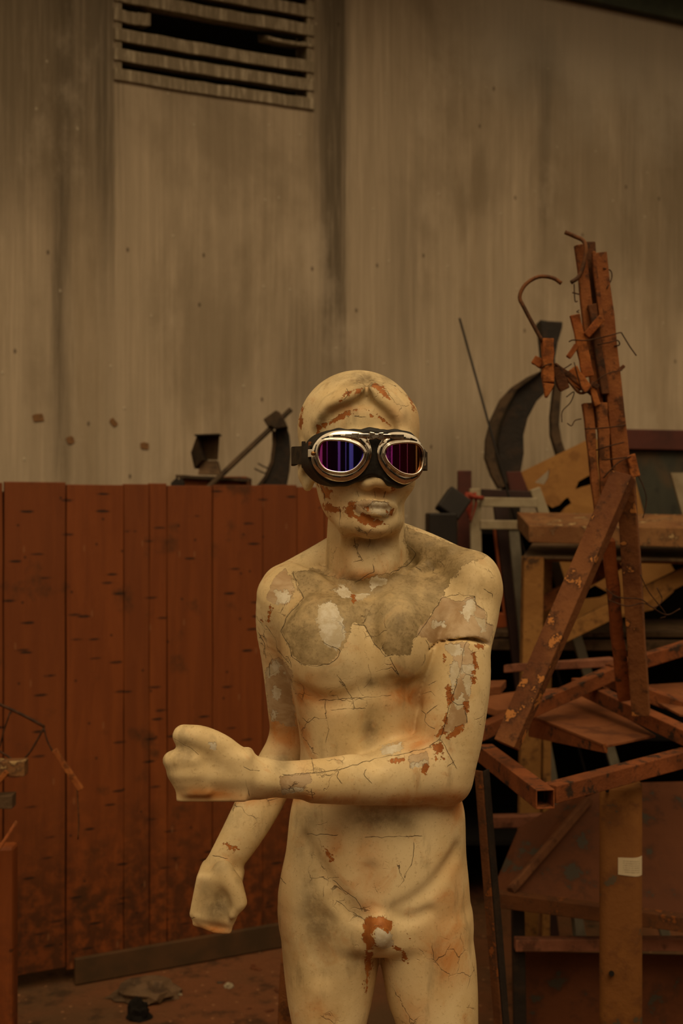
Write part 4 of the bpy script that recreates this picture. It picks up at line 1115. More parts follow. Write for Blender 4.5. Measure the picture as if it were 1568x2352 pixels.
# ================================================================== scrap, armature and furniture on the right
TOCAM = Vector((0, -1, 0))
def bar(bm, a, b, wpx, t=None, up=TOCAM, w2px=None, wob=0.0, cuts=1, seed=0):
    """bar between photo points (px, py, distance); wpx wide across the sight line, t metres deep"""
    A, B = P(*a), P(*b)
    wa = wpx * a[2] / FPX; wb = (wpx if w2px is None else w2px) * b[2] / FPX
    add_beam(bm, A, B, wa, t if t else wa * .7, up, wb, (t if t else wb * .7), wob, cuts, seed)
def part(name, parent, mat, fn, bevel=.002, smooth=False):
    bm = bmesh.new(); fn(bm)
    return from_bm(name, bm, mat, parent, smooth, bevel)
def barp(name, parent, mat, a, b, wpx, bevel=.002, **k):
    return part(name, parent, mat, lambda bm: bar(bm, a, b, wpx, **k), bevel)
def tubep(name, parent, mat, pts, rpx, steps=4, n=8, r2=None):
    Y = pts[0][2]
    return part(name, parent, mat, lambda bm: add_tube(bm, [P(*p) for p in pts], rpx * Y / FPX, n, steps, None if r2 is None else r2 * Y / FPX), 0, True)
def sheet(bm, pts, th, dirv=Vector((0, 1, 0))): add_prism(bm, [P(*p) for p in pts], dirv * th)

def mat_rust(name, c1, c2, c3, c4=None, sc=1.0, chips=.0, rough=.8):
    t = NT(name); v = t.coord('Object'); oi = t.n('ShaderNodeObjectInfo')
    vv = t.n('ShaderNodeVectorMath', operation='ADD'); t.l(v, vv.inputs[0]); t.l(oi.outputs['Random'], vv.inputs[1]); v = vv.outputs[0]
    a = t.noise(v, 7 * sc, 6, .65); b = t.noise(v, 26 * sc, 6, .65); c = t.noise(v, 110 * sc, 4, .65)
    col = t.mix(t.mr(a, .4, .6), c1, c2)
    col = t.mix(t.mr(b, .50, .62, 0, .85), col, c3)
    if c4: col = t.mix(t.mr(t.math('ADD', b, t.math('MULTIPLY', c, .15)), .665 - chips, .685 - chips), col, c4)
    t.bump(t.math('ADD', b, t.math('MULTIPLY', c, .5)), .55, .006)
    return t.fin(col, rough, 0, .25)
M_RUST = mat_rust('rusted_steel', hexl(126, 70, 36), hexl(104, 57, 28), hexl(70, 42, 25), hexl(52, 36, 26))
M_RUST2 = mat_rust('orange_rust', hexl(137, 73, 33), hexl(117, 60, 26), hexl(77, 42, 21), hexl(64, 40, 26), .8)
M_ARMW = mat_rust('rust_stained_wood_strip', hexl(132, 80, 42), hexl(112, 63, 31), hexl(67, 40, 23), None, 1.3)
M_ARMD = mat_rust('dark_stained_wood_strip', hexl(92, 55, 30), hexl(70, 42, 23), hexl(45, 30, 20), None, 1.2)
M_LEG = mat_rust('paint_chipped_rusted_bar', hexl(119, 75, 42), hexl(95, 55, 30), hexl(58, 36, 23), hexl(170, 112, 58), .8, -.012)
M_CHIP = mat_rust('splintered_orange_wood', hexl(147, 87, 40), hexl(127, 68, 30), hexl(94, 52, 23), None, 1.6)
M_WIRE = simple('rusty_wire', hexl(72, 45, 26), .75, .2, .3, hexl(48, 31, 20), 60)
M_WIREO = simple('orange_rusty_rod', hexl(110, 68, 36), .7, .1, .3, hexl(65, 42, 25), 40)
M_PLATE = mat_rust('dusty_rusted_plate', hexl(126, 77, 45), hexl(112, 65, 35), hexl(92, 53, 30), None, .6)
M_DARK = simple('dark_grey_metal', hexl(34, 29, 25), .6, .2, .3, hexl(26, 22, 20), 8)
M_BLADE = mat_rust('blackened_sheet_steel', hexl(40, 33, 28), hexl(32, 28, 25), hexl(50, 38, 29), None, .6, rough=.65)
M_BLADE_E = mat_rust('brown_edge_steel', hexl(77, 60, 43), hexl(58, 47, 35), hexl(47, 36, 28), None, .8)
M_YWOOD = mat_rust('yellow_stained_timber', hexl(139, 99, 52), hexl(126, 87, 43), hexl(97, 65, 33), hexl(70, 48, 28), .7, -.02)
M_PLANKT = mat_rust('grimy_plank', hexl(126, 90, 55), hexl(107, 70, 40), hexl(65, 45, 30), hexl(161, 134, 92), .9, -.01)
M_DUSTY = mat_rust('dusty_dark_board', hexl(94, 73, 52), hexl(80, 62, 43), hexl(60, 45, 31), None, .7)
M_PLY = mat_rust('yellow_plywood', hexl(142, 102, 53), hexl(132, 92, 47), hexl(115, 78, 38), None, .35)
M_PALE = simple('pale_grey_paint', hexl(147, 136, 112), .6, 0, .3, hexl(126, 112, 89), 12, .1)
M_GREYB = simple('grey_painted_metal', hexl(109, 104, 90), .5, .1, .4, hexl(90, 84, 72), 10)
M_MAROON = simple('maroon_paint', hexl(77, 36, 28), .6, 0, .3, hexl(58, 28, 23), 9, .1)
M_MAROOND = simple('dark_maroon_paint', hexl(55, 33, 28), .6, 0, .3, hexl(42, 26, 23), 9, .1)
M_OREDGE = simple('bare_orange_edge', hexl(134, 65, 26), .7)
M_POST = mat_rust('ochre_painted_post', hexl(114, 73, 30), hexl(102, 63, 25), hexl(89, 53, 21), hexl(70, 58, 42), .5, -.03)
M_HOP = mat_rust('brown_painted_sheet', hexl(94, 53, 28), hexl(82, 45, 23), hexl(70, 40, 23), hexl(62, 55, 45), .45, -.01)
M_HOPE = mat_rust('worn_sheet_edge', hexl(109, 70, 43), hexl(94, 58, 35), hexl(75, 45, 26), None, .8)
M_HOPD = mat_rust('dark_rust_rim', hexl(92, 54, 26), hexl(76, 44, 22), hexl(54, 36, 22), hexl(118, 66, 26), .8)
M_VOID = simple('matte_black_and_shade', hexl(24, 20, 16), .9, 0, .15, hexl(18, 15, 13), 4)
M_PINK = mat_rust('pinkish_dusty_bar', hexl(131, 84, 62), hexl(110, 68, 48), hexl(80, 50, 35), None, .7)
M_RAG = simple('red_rag', hexl(136, 66, 50), .9, 0, .2, hexl(117, 42, 31), 40)

# ---- armature of a figure: strips, wire and bars
Ya = 2.5
arm = empty('figure_armature', P(1400, 1700, 2.5), 'tall rusty figure armature of bound strips and wires with a raised wire hook', 'sculpture')
ST = dict(wob=.0016, cuts=7)
barp('upright_strip', arm, M_ARMW, (1331, 562, Ya), (1378, 985, Ya), 24, t=.018, seed=1, **ST)
barp('upright_strip', arm, M_ARMD, (1353, 556, Ya + .022), (1400, 1110, Ya + .022), 24, t=.016, seed=2, **ST)
barp('upright_strip', arm, M_ARMW, (1377, 581, Ya - .006), (1426, 1095, Ya - .006), 30, t=.024, w2px=40, seed=3, **ST)
barp('upright_strip', arm, M_ARMW, (1362, 578, Ya - .012), (1396, 900, Ya - .012), 10, t=.012, seed=8, **ST)
barp('upright_strip', arm, M_ARMW, (1348, 926, Ya - .01), (1372, 1180, Ya - .01), 24, t=.018, w2px=14, seed=4, **ST)
barp('upright_strip', arm, M_ARMW, (1380, 925, Ya - .016), (1394, 1160, Ya - .016), 26, t=.018, seed=5, **ST)
barp('upright_strip', arm, M_ARMD, (1358, 700, Ya - .016), (1388, 905, Ya - .016), 18, t=.016, seed=6, **ST)
barp('splint', arm, M_CHIP, (1320, 722, Ya - .03), (1350, 866, Ya - .03), 22, t=.012, w2px=26, seed=7, **ST)
barp('splint', arm, M_CHIP, (1381, 730, Ya - .036), (1345, 772, Ya - .036), 18, t=.012, seed=9, wob=.001, cuts=3)
barp('splint', arm, M_CHIP, (1304, 822, Ya - .034), (1324, 792, Ya - .034), 12, t=.01, seed=10, wob=.001, cuts=3)
barp('splint', arm, M_CHIP, (1314, 846, Ya - .036), (1350, 896, Ya - .036), 22, t=.014, seed=11, wob=.0016, cuts=4)
barp('splint', arm, M_CHIP, (1358, 884, Ya - .03), (1372, 932, Ya - .03), 14, t=.012, seed=12, wob=.001, cuts=3)
barp('splint', arm, M_ARMD, (1433, 840, Ya), (1413, 858, Ya), 8, t=.01, seed=13)
barp('splint', arm, M_ARMD, (1356, 880, Ya - .034), (1374, 890, Ya - .034), 12, t=.01, seed=23)
barp('splint', arm, M_CHIP, (1446, 1045, Ya - .02), (1458, 1095, Ya - .02), 20, t=.016, seed=14, wob=.002, cuts=4)
tubep('hook_wire', arm, M_WIREO, [(1297, 533, Ya - .02), (1320, 543, Ya - .02), (1339, 553, Ya - .025), (1345, 572, Ya - .03), (1341, 602, Ya - .03), (1330, 634, Ya - .03), (1311, 649, Ya - .03)], 5)
tubep('hook_wire', arm, M_WIREO, [(1289, 651, Ya - .06), (1268, 638, Ya - .06), (1236, 636, Ya - .06), (1206, 654, Ya - .06), (1193, 682, Ya - .06), (1203, 706, Ya - .06), (1222, 742, Ya - .06), (1246, 786, Ya - .06)], 4.6)
part('hand_block', arm, M_CHIP, lambda bm: [bar(bm, (1256, 778, Ya - .06), (1259, 880, Ya - .06), 25, t=.016, w2px=27, wob=.0018, cuts=6, seed=15), bar(bm, (1259, 880, Ya - .06), (1254, 913, Ya - .06), 27, t=.016, w2px=8, wob=.0014, cuts=2, seed=16)])
barp('arm_strut', arm, M_CHIP, (1225, 826, Ya - .03), (1246, 838, Ya - .04), 20, t=.014, seed=17, wob=.001, cuts=3)
barp('arm_strut', arm, M_ARMD, (1274, 842, Ya - .05), (1296, 894, Ya - .04), 22, t=.014, w2px=26, seed=18, wob=.0016, cuts=4)
barp('arm_strut', arm, M_ARMD, (1272, 838, Ya - .05), (1372, 912, Ya - .02), 13, t=.012, seed=19, wob=.0014, cuts=6)
barp('arm_strut', arm, M_CHIP, (1290, 858, Ya - .04), (1338, 890, Ya - .03), 18, t=.012, seed=20, wob=.0014, cuts=5)
tubep('arm_rod', arm, M_WIREO, [(1275, 835, Ya - .045), (1310, 880, Ya - .04), (1332, 903, Ya - .03), (1356, 895, Ya - .03)], 3.4)
def wires(name, runs, r=1.3, m=None):
    for q in runs: part(name, arm, m or M_WIRE, lambda bm: add_tube(bm, [P(x, y, Ya + z) for x, y, z in q], r * Ya / FPX, 6, 5), 0, True)
c_ = -.045
wires('binding_wire', [[(1242, 846, -.06), (1256, 838, -.075), (1274, 836, -.06), (1290, 848, -.05), (1312, 836, -.04)], [(1318, 652, -.03), (1320, 690, -.03), (1326, 692, -.03)], [(1314, 672, -.03), (1330, 676, -.03)]], 1.5)
wires('binding_wire', [[(1306, 785, c_), (1316, 781, c_), (1345, 782, -.045), (1376, 776, -.035), (1402, 770, c_), (1424, 764, -.02), (1430, 770, 0), (1446, 796, 0), (1461, 817, 0)], [(1372, 792, -.03), (1400, 786, c_), (1418, 782, -.03), (1422, 792, -.02), (1410, 795, -.02)], [(1385, 616, -.02), (1402, 622, -.01), (1404, 640, -.01), (1393, 662, -.02)]], 1.5)
wires('binding_wire', [[(1318, 832, c_), (1340, 900, c_), (1365, 878, c_), (1395, 858, c_), (1428, 850, -.02)], [(1300, 912, -.02), (1318, 900, -.02), (1310, 924, -.02), (1291, 945, -.02), (1290, 970, -.02)], [(1302, 972, -.02), (1312, 978, -.02), (1320, 966, -.02), (1335, 962, -.02)], [(1330, 712, -.03), (1324, 716, -.03), (1330, 718, -.03)]], 1.2)
wires('binding_wire', [[(1342, 985, -.03), (1372, 984, -.035), (1412, 980, c_), (1436, 976, -.02)], [(1368, 1034, -.03), (1400, 1024, c_), (1432, 1016, -.03)], [(1382, 1056, -.03), (1410, 1054, c_), (1440, 1050, -.02)], [(1385, 1098, -.04), (1420, 1062, c_), (1458, 1044, -.02)]], 1.5)
wires('binding_wire', [[(1465, 1092, -.01), (1478, 1120, -.01), (1484, 1150, -.01), (1476, 1190, -.01)], [(1390, 1352, -.05), (1420, 1372, -.06), (1470, 1376, -.06), (1500, 1395, -.02), (1520, 1378, 0), (1508, 1350, 0)], [(1396, 1378, -.05), (1440, 1392, -.06), (1480, 1386, -.05), (1528, 1412, 0), (1562, 1398, 0)], [(1470, 1320, -.03), (1490, 1360, -.02), (1528, 1410, 0), (1516, 1420, 0)]], 1.3)
# leg bars: the near one shows two faces
part('leg_bar', arm, M_LEG, lambda bm: add_beam(bm, P(1432, 1092, 2.46), P(1163, 1712, 2.36), .048, .036, up=Vector((-.55, -.8, .1)), wob=.0006, cuts=6, seed=3), .002)
part('leg_bar', arm, M_LEG, lambda bm: add_beam(bm, P(1436, 1098, 2.50), P(1472, 1640, 2.62), .040, .030, up=Vector((-.35, -.9, 0)), wob=.0008, cuts=6, seed=4), .002)
part('leg_bar', arm, M_RUST2, lambda bm: add_beam(bm, P(1396, 1240, 2.54), P(1432, 1606, 2.66), .028, .02, wob=.0016, cuts=7, seed=5, up=TOCAM), .002)

# ---- steel stand: post, tubes and plate
std = empty('steel_tube_stand', P(1425, 1176, 2.5) + Vector((0, 0, -CAMH)), 'rusty stand of welded square tubes and a loose plate on one ochre post', 'stand')
tz = .966
A0, A1 = P(1112, 1728, 2.62), P(1252, 1836, 2.2)
part('square_tube', std, M_RUST, lambda bm: add_square_tube(bm, A0, A1, .038, .0028), .001)
B0, B1 = P(1262, 1822, 2.24), P(1760, 1690, 2.72)
part('square_tube', std, M_RUST, lambda bm: add_beam(bm, B0, B1, .036, .036, wob=.0006, cuts=8, seed=2), .002)
part('square_tube', std, M_RUST, lambda bm: add_beam(bm, P(1085, 1690, 2.72), P(1440, 1530, 2.95), .034, .034, wob=.0006, cuts=8, seed=3), .002)
part('square_tube', std, M_RUST, lambda bm: add_beam(bm, P(1400, 1541, 2.93), P(1760, 1430, 3.1), .034, .034, wob=.0006, cuts=8, seed=4), .002)
part('square_tube', std, M_RUST, lambda bm: add_beam(bm, P(1325, 1572, 3.02), P(1640, 1722, 2.45), .036, .036, wob=.0006, cuts=8, seed=5), .002)
part('square_tube', std, M_RUST, lambda bm: add_beam(bm, P(1372, 1552, 3.0), P(1740, 1690, 2.75), .030, .036, wob=.0006, cuts=8, seed=6), .002)
part('top_plate', std, M_PLATE, lambda bm: sheet(bm, [(1213, 1640, 2.92), (1320, 1580, 3.28), (1505, 1688, 2.68), (1392, 1712, 2.54)], .006, Vector((0, 0, -1))), .001)
part('plate_lip', std, M_RUST, lambda bm: add_prism(bm, [P(1213, 1642, 2.925), P(1392, 1714, 2.545), P(1392, 1730, 2.545), P(1213, 1692, 2.925)], Vector((.004, .005, 0))), 0)
part('plate_tab', std, M_CHIP, lambda bm: bar(bm, (1387, 1708, 2.53), (1389, 1728, 2.53), 10, t=.006, w2px=6), .001)
part('side_plate', std, M_PLATE, lambda bm: sheet(bm, [(1440, 1575, 3.05), (1700, 1560, 3.1), (1700, 1660, 2.7), (1560, 1640, 2.78)], .006, Vector((0, 0, -1))), .001)
def post(bm):
    c = P(1425, 1176, 2.5); c.z = 0; h = P(1425, 1800, 2.5).z; w = .0455; r = .020
    M = Matrix.Translation(c) @ Matrix.Rotation(math.radians(-14), 4, 'Z')
    pr = []
    for (sx, sy, a0) in ((1, 1, 0), (-1, 1, 90), (-1, -1, 180), (1, -1, 270)):
        for k in range(7):
            a = math.radians(a0 + 15 * k); pr.append((sx * (w - r) + r * math.cos(a), sy * (w - r) + r * math.sin(a)))
    add_hull(bm, [[M @ Vector((x, y, z)) for x, y in pr] for z in (0, .3, h - .004)] + [[M @ Vector((x * .93, y * .93, h)) for x, y in pr]])
pst = part('post', std, M_POST, post, 0, True)
for p in pst.data.polygons: p.use_smooth = abs(p.normal.z) < .5
part('bolt_hole', pst, M_VOID, lambda bm: add_tube(bm, [P(1394, 1816, 2.452), P(1394, 1816, 2.46)], .0042, 12), 0)
part('bolt_hole', pst, M_VOID, lambda bm: add_tube(bm, [P(1404, 2236, 2.447), P(1404, 2236, 2.46)], .006, 10), 0)
def mat_label():
    t = NT('aged_printed_paper'); v = t.coord('Generated')
    sx = t.n('ShaderNodeSeparateXYZ'); t.l(v, sx.inputs[0])
    ln = t.math('FRACT', t.math('MULTIPLY', sx.outputs['Z'], 9.0))
    txt = t.math('MULTIPLY', t.mr(ln, .45, .55, 0, 1), t.mr(t.noise(t.coord('Generated', scale=(60, 1, 4)), 1, 2, .6), .42, .5))
    txt = t.math('MULTIPLY', txt, t.math('MULTIPLY', t.mr(sx.outputs['Z'], .1, .14), t.mr(sx.outputs['Z'], .80, .84, 1, 0)))
    txt = t.math('MULTIPLY', txt, t.math('MULTIPLY', t.mr(sx.outputs['X'], .18, .2), t.mr(sx.outputs['X'], .86, .9, 1, 0)))
    c = t.mix(t.math('MULTIPLY', txt, .5), hexl(184, 170, 142), hexl(90, 80, 66))
    return t.fin(c, .8)
def label(bm):
    c = P(1425, 1176, 2.5); c.z = 0; w = .0455; r = .020
    M = Matrix.Translation(c) @ Matrix.Rotation(math.radians(-14), 4, 'Z')
    xs = [(-.0055, -w), (.008, -w), (.0255, -w)] + [(w - r + r * math.sin(a), -(w - r) - r * math.cos(a)) for a in (.3, .6, .9, 1.15)]
    z0, z1 = P(0, 2010, 2.452).z, P(0, 1969, 2.452).z
    rr = []
    for i, (x, y) in enumerate(xs):
        n = Vector((0, -1, 0)) if i < 3 else Vector((x - (w - r), y + (w - r), 0)).normalized()
        f = i / 6; q = Vector((x, y, 0)) + n * .0012
        rr.append([M @ (q + Vector((0, 0, z1 - .002 + .004 * f))), M @ (q + Vector((0, 0, z0 - .002 * math.sin(f * 3)))), M @ (q - n * .0008 + Vector((0, 0, z0 - .002 * math.sin(f * 3)))), M @ (q - n * .0008 + Vector((0, 0, z1 - .002 + .004 * f)))])
    add_hull(bm, rr)
lb = part('paper_label', pst, mat_label(), label, 0); lb['label'] = 'small whitish printed paper label'
bm = None

# ---- hopper of brown sheet metal
hop = empty('sheet_metal_hopper', P(1450, 2352, 3.0), 'big brown sheet metal hopper with sloping face behind the ochre post', 'hopper')
hop.location.z = 0
part('sloping_panel', hop, M_HOP, lambda bm: sheet(bm, [(1160, 2050, 2.92), (1345, 1832, 3.2), (1420, 1800, 3.25), (1800, 1790, 3.25), (1800, 2140, 2.9)], .008), .001)
part('folded_edge', hop, M_HOPE, lambda bm: bar(bm, (1172, 2046, 2.90), (1352, 1836, 3.18), 18, t=.02), .003)
part('side_panel', hop, M_HOP, lambda bm: sheet(bm, [(1132, 2044, 2.98), (1190, 1905, 3.15), (1330, 1815, 3.3), (1345, 1832, 3.22), (1166, 2046, 2.94)], .006), .001)
part('rim_bar', hop, M_HOPD, lambda bm: bar(bm, (1130, 2062, 2.9), (1800, 2150, 2.85), 34, t=.035, cuts=8, wob=.0006), .002)
for x in (1188, 1760):
    part('leg', hop, M_BLADE, lambda bm: add_beam(bm, P(x, 2060, 2.96), Vector((P(x + 8, 2352, 2.96).x, 2.96, 0)), .032, .03, up=TOCAM), .002)
part('cross_bar', hop, M_PINK, lambda bm: bar(bm, (1182, 2168, 2.93), (1800, 2166, 2.93), 27, t=.03), .002)
part('lower_panel', hop, M_HOP, lambda bm: sheet(bm, [(1195, 2186, 3.02), (1800, 2200, 3.02), (1800, 2600, 3.02), (1195, 2600, 3.02)], .008), .001)
part('grey_strip', hop, M_GREYB, lambda bm: bar(bm, (1314, 2106, 2.96), (1320, 2160, 2.96), 7, t=.01), .001)

# ---- angle iron leaning behind the statue's arm
ang = empty('angle_iron_post', P(1170, 2352, 2.3), 'rusty dark angle iron leaning beside the statue hip', 'angle iron'); ang.location.z = 0
Aa, Ab = P(1098, 1770, 2.36), P(1186, 2640, 2.3); Ab.z = 0.0
part('flange', ang, M_HOPD, lambda bm: add_beam(bm, Aa, Ab, .020, .004, up=Vector((-.75, -.65, 0)), cuts=6, wob=.0008, seed=2), .0008)
part('flange', ang, M_BLADE, lambda bm: add_beam(bm, Aa + Vector((.017, .006, 0)), Ab + Vector((.017, .006, 0)), .024, .004, up=Vector((.8, -.6, 0)), cuts=6, wob=.0008, seed=3), .0008)

# ---- bench: trestle under a thick plank
ben = empty('timber_trestle', P(1400, 1500, 3.750), 'tall yellow stained timber trestle with crossed braces under the thick plank', 'trestle'); ben.location.z = 0
ben_top = P(1300, 1278, 3.600).z
def leg(bm, x0, x1, Y, wpx, t):
    a = P(x0, 1278, Y); b = P(x1, 1600, Y); d = (b - a); b = a + d * (a.z / (a.z - b.z)); add_beam(bm, a, b, wpx * Y / FPX, t, up=TOCAM, cuts=4, wob=.001)
part('leg', ben, M_YWOOD, lambda bm: leg(bm, 1223, 1218, 3.600, 46, .05), .003)
part('leg', ben, M_YWOOD, lambda bm: leg(bm, 1256, 1254, 3.900, 18, .05), .003)
part('leg', ben, M_YWOOD, lambda bm: leg(bm, 1640, 1640, 3.600, 46, .05), .003)
part('brace', ben, M_YWOOD, lambda bm: bar(bm, (1282, 1462, 3.670), (1640, 1288, 3.670), 36, t=.025, cuts=6, wob=.001), .002)
part('brace', ben, M_ARMW, lambda bm: bar(bm, (1240, 1390, 3.750), (1420, 1290, 3.750), 34, t=.025, cuts=6, wob=.001), .002)
part('top_board', ben, M_DUSTY, lambda bm: add_prism(bm, [P(1201, 1276, 3.580), P(1690, 1286, 3.580), P(1690, 1250, 3.910), P(1222, 1247, 3.910)], Vector((0, 0, -.010))), .002)
part('apron', ben, M_YWOOD, lambda bm: bar(bm, (1226, 1283, 3.610), (1690, 1292, 3.610), 12, t=.02), .001)
plk = part('thick_plank', None, M_PLANKT, lambda bm: add_prism(bm, [P(1214, 1207, 3.550), P(1700, 1214, 3.550), P(1700, 1262, 3.550), P(1214, 1246, 3.550)], Vector((.0, .24, .042))), .003)
tag(plk, 'thick grimy plank with flaking paint lying along the top of the trestle', 'plank')

# ---- plywood cut-out
def ply(bm):
    Y = 4.19
    outer = [(1195, 1085), (1255, 1056), (1345, 1012), (1400, 1005), (1440, 1030), (1482, 1195), (1560, 1330), (1545, 1360), (1500, 1400), (1300, 1450), (1250, 1190), (1215, 1130)]
    holes = [[(1228, 1108), (1246, 1092), (1262, 1078), (1259, 1098), (1250, 1113)], [(1321, 1124), (1328, 1106), (1342, 1098), (1356, 1090), (1364, 1100), (1360, 1112), (1338, 1118)],
             [(1255, 1158), (1268, 1166), (1284, 1160), (1296, 1147), (1304, 1142), (1312, 1156), (1298, 1166), (1286, 1180), (1262, 1180)], [(1330, 1364), (1366, 1344), (1398, 1362), (1380, 1372), (1345, 1376)]]
    es = []; 
    for k, lp_ in enumerate([outer] + holes):
        vs = [bm.verts.new(P(x, y, Y + max(0, 1200 - y) * .0002)) for x, y in lp_]
        es += [bm.edges.new((vs[i], vs[(i + 1) % len(vs)])) for i in range(len(vs))]
    r = bmesh.ops.triangle_fill(bm, edges=es, use_beauty=True)
    fs = [g for g in bm.faces]
    ex_ = bmesh.ops.extrude_face_region(bm, geom=fs)
    bmesh.ops.translate(bm, verts=[g for g in ex_['geom'] if isinstance(g, bmesh.types.BMVert)], vec=(0, .014, 0))
o = part('plywood_cutout', None, M_PLY, ply, 0); tag(o, 'yellow plywood sheet with ragged cut holes leaning behind the armature', 'plywood')

o = part('shade_backboard', None, M_VOID, lambda bm: sheet(bm, [(1275, 1085, 4.25), (1385, 1050, 4.25), (1440, 1100, 4.25), (1440, 1250, 4.25), (1235, 1250, 4.25), (1240, 1130, 4.25)], .012), .001)  # dark sheet added so the plywood holes look shaded
tag(o, 'dark sheet added for the shade in the holes of the plywood sheet', 'board')

# ---- painting and pale board behind it
def mat_paint():
    t = NT('dark_mural_paint'); v = t.coord('Object')
    a = t.noise(t.coord('Object', scale=(1, 1, .5)), 4.2, 3, .5, .8); b = t.noise(v, 12, 4, .55)
    c = t.mix(t.mr(a, .42, .62), hexl(40, 42, 36), hexl(58, 58, 48))
    c = t.mix(t.mr(t.noise(t.coord('Object', scale=(1, 1, .6), loc=(2, 0, 1)), 5, 3, .5, .5), .56, .66, 0, .8), c, hexl(84, 64, 42))
    c = t.mix(t.mr(b, .55, .7, 0, .6), c, hexl(34, 34, 32))
    return t.fin(c, .6)
pnt = empty('painting', P(1560, 1188, 4.3), 'dark blurry painting with a red upper border behind the trestle', 'painting')
part('canvas', pnt, mat_paint(), lambda bm: sheet(bm, [(1424, 1012, 4.3), (1800, 1020, 4.3), (1800, 1215, 4.3), (1424, 1215, 4.3)], .02), 0)
part('border', pnt, M_MAROON, lambda bm: bar(bm, (1424, 1009, 4.29), (1800, 1016, 4.29), 46, t=.035), .003)
o = part('pale_board', None, M_PALE, lambda bm: sheet(bm, [(1540, 1086, 4.02), (1700, 1086, 4.02), (1700, 1300, 4.02), (1600, 1300, 4.02)], .015), .001); tag(o, 'pale slanting board in front of the painting at the right', 'board')

# ---- dark shelving behind everything
shf = empty('dark_shelf_unit', P(1400, 1300, 4.55), 'dark shelf unit in the gloom behind the trestle', 'shelf'); shf.location.z = 0
zt_ = P(1300, 1215, 4.55).z
def shelfbox(bm, x0, x1, z0, z1, y0, y1): box(bm, P(x0, 0, 4.5).x, P(x1, 0, 4.5).x, y0, y1, z0, z1)
part('gloom_panel', shf, M_VOID, lambda bm: shelfbox(bm, 1010, 1800, 0, zt_, 4.82, 4.84), 0)  # black panel put in for the gloom behind the bench
for py in (1215, 1452, 1690, 1930):
    z = P(0, py, 4.3).z
    part('shelf', shf, M_DUSTY if py == 1452 else M_VOID, lambda bm: shelfbox(bm, 1010, 1800, z - .02, z, 4.3, 4.82), .002)
part('side_panel', shf, M_VOID, lambda bm: box(bm, P(1010, 0, 4.5).x - .03, P(1010, 0, 4.5).x, 4.3, 4.84, 0, zt_), 0)
part('rail', shf, M_DUSTY, lambda bm: bar(bm, (1100, 1480, 4.28), (1800, 1484, 4.28), 24, t=.02), .002)
o = part('black_box', None, M_DARK, lambda bm: [box(bm, P(984, 0, 3.7).x, P(1050, 0, 3.7).x, 3.7, 3.86, 0, P(0, 1178, 3.7).z), add_beam(bm, P(1024, 1182, 3.78), P(1056, 1136, 3.8), .085, .06, up=TOCAM)], .006)
tag(o, 'black boxy cabinet just behind the statue shoulder', 'cabinet')

# ---- pale frame and maroon frame
fr = empty('pale_chair_frame', P(1160, 1500, 4.000), 'pale painted chair frame with bare rails leaning left of the trestle', 'chair'); fr.location.z = 0
part('post', fr, M_PALE, lambda bm: bar(bm, (1090, 1122, 4.000), (1096, 1480, 4.000), 25, t=.03), .003)
part('post', fr, M_PALE, lambda bm: bar(bm, (1227, 1122, 4.000), (1250, 1186, 4.000), 24, t=.03), .003)
part('rail', fr, M_PALE, lambda bm: bar(bm, (1102, 1153, 3.990), (1232, 1155, 3.990), 22, t=.025), .003)
part('rail', fr, M_PALE, lambda bm: bar(bm, (1102, 1205, 3.990), (1226, 1206, 3.990), 21, t=.025), .003)
part('leg', fr, M_GREYB, lambda bm: bar(bm, (1178, 1214, 4.000), (1212, 1560, 4.000), 24, t=.03), .003)
def long_leg(bm):
    a, b = P(1268, 1278, 3.95), P(1352, 1560, 3.95); d = b - a; add_beam(bm, a, a + d * (a.z / (a.z - b.z)), .034, .03, up=TOCAM)
part('leg', fr, M_GREYB, long_leg, .003)
def long_leg2(bm):
    a, b = P(1240, 1640, 3.950), P(1278, 1850, 3.950); d = b - a; add_beam(bm, a, a + d * (a.z / (a.z - b.z)), .036, .03, up=TOCAM)
part('leg', fr, M_GREYB, long_leg2, .003)
mf = empty('maroon_frame', P(1100, 1500, 4.150), 'maroon painted wooden frame behind the pale chair frame', 'frame'); mf.location.z = 0
part('post', mf, M_MAROON, lambda bm: bar(bm, (1066, 1081, 4.120), (1066, 1420, 4.120), 31, t=.03), .003)
part('board', mf, M_MAROON, lambda bm: sheet(bm, [(1163, 1084, 4.160), (1196, 1082, 4.160), (1222, 1150, 4.160), (1176, 1150, 4.160)], .02), .002)
part('board', mf, M_MAROOND, lambda bm: bar(bm, (1104, 1136, 4.140), (1222, 1142, 4.140), 26, t=.02), .002)
def mbeam(bm):
    a, b = P(1148, 1160, 4.100), P(1196, 1560, 4.050); d = b - a; add_beam(bm, a, a + d * (a.z / (a.z - b.z)), .050, .03, up=TOCAM)
part('beam', mf, M_MAROOND, mbeam, .003)
def medge(bm):
    a, b = P(1133, 1200, 4.085), P(1160, 1440, 4.040); add_beam(bm, a, b, .008, .03, up=TOCAM)
part('bare_edge', mf, M_OREDGE, medge, .001)
def rag(bm):
    for i in range(7):
        x = 1078 + random.uniform(-6, 12); add_tube(bm, [P(x, 1132, 3.960), P(x + random.uniform(-8, 12), 1158, 3.950), P(1086 + random.uniform(-10, 8), 1180 + random.uniform(0, 22), 3.960)], .007, 6, 4, r2=.002)
    add_tube(bm, [P(1076, 1136, 3.960), P(1090, 1142, 3.940), P(1108, 1144, 3.970)], .008, 6, 4)
o = part('red_ribbon', None, M_RAG, rag, 0, True); tag(o, 'torn red ribbon knotted round the pale chair post', 'ribbon')

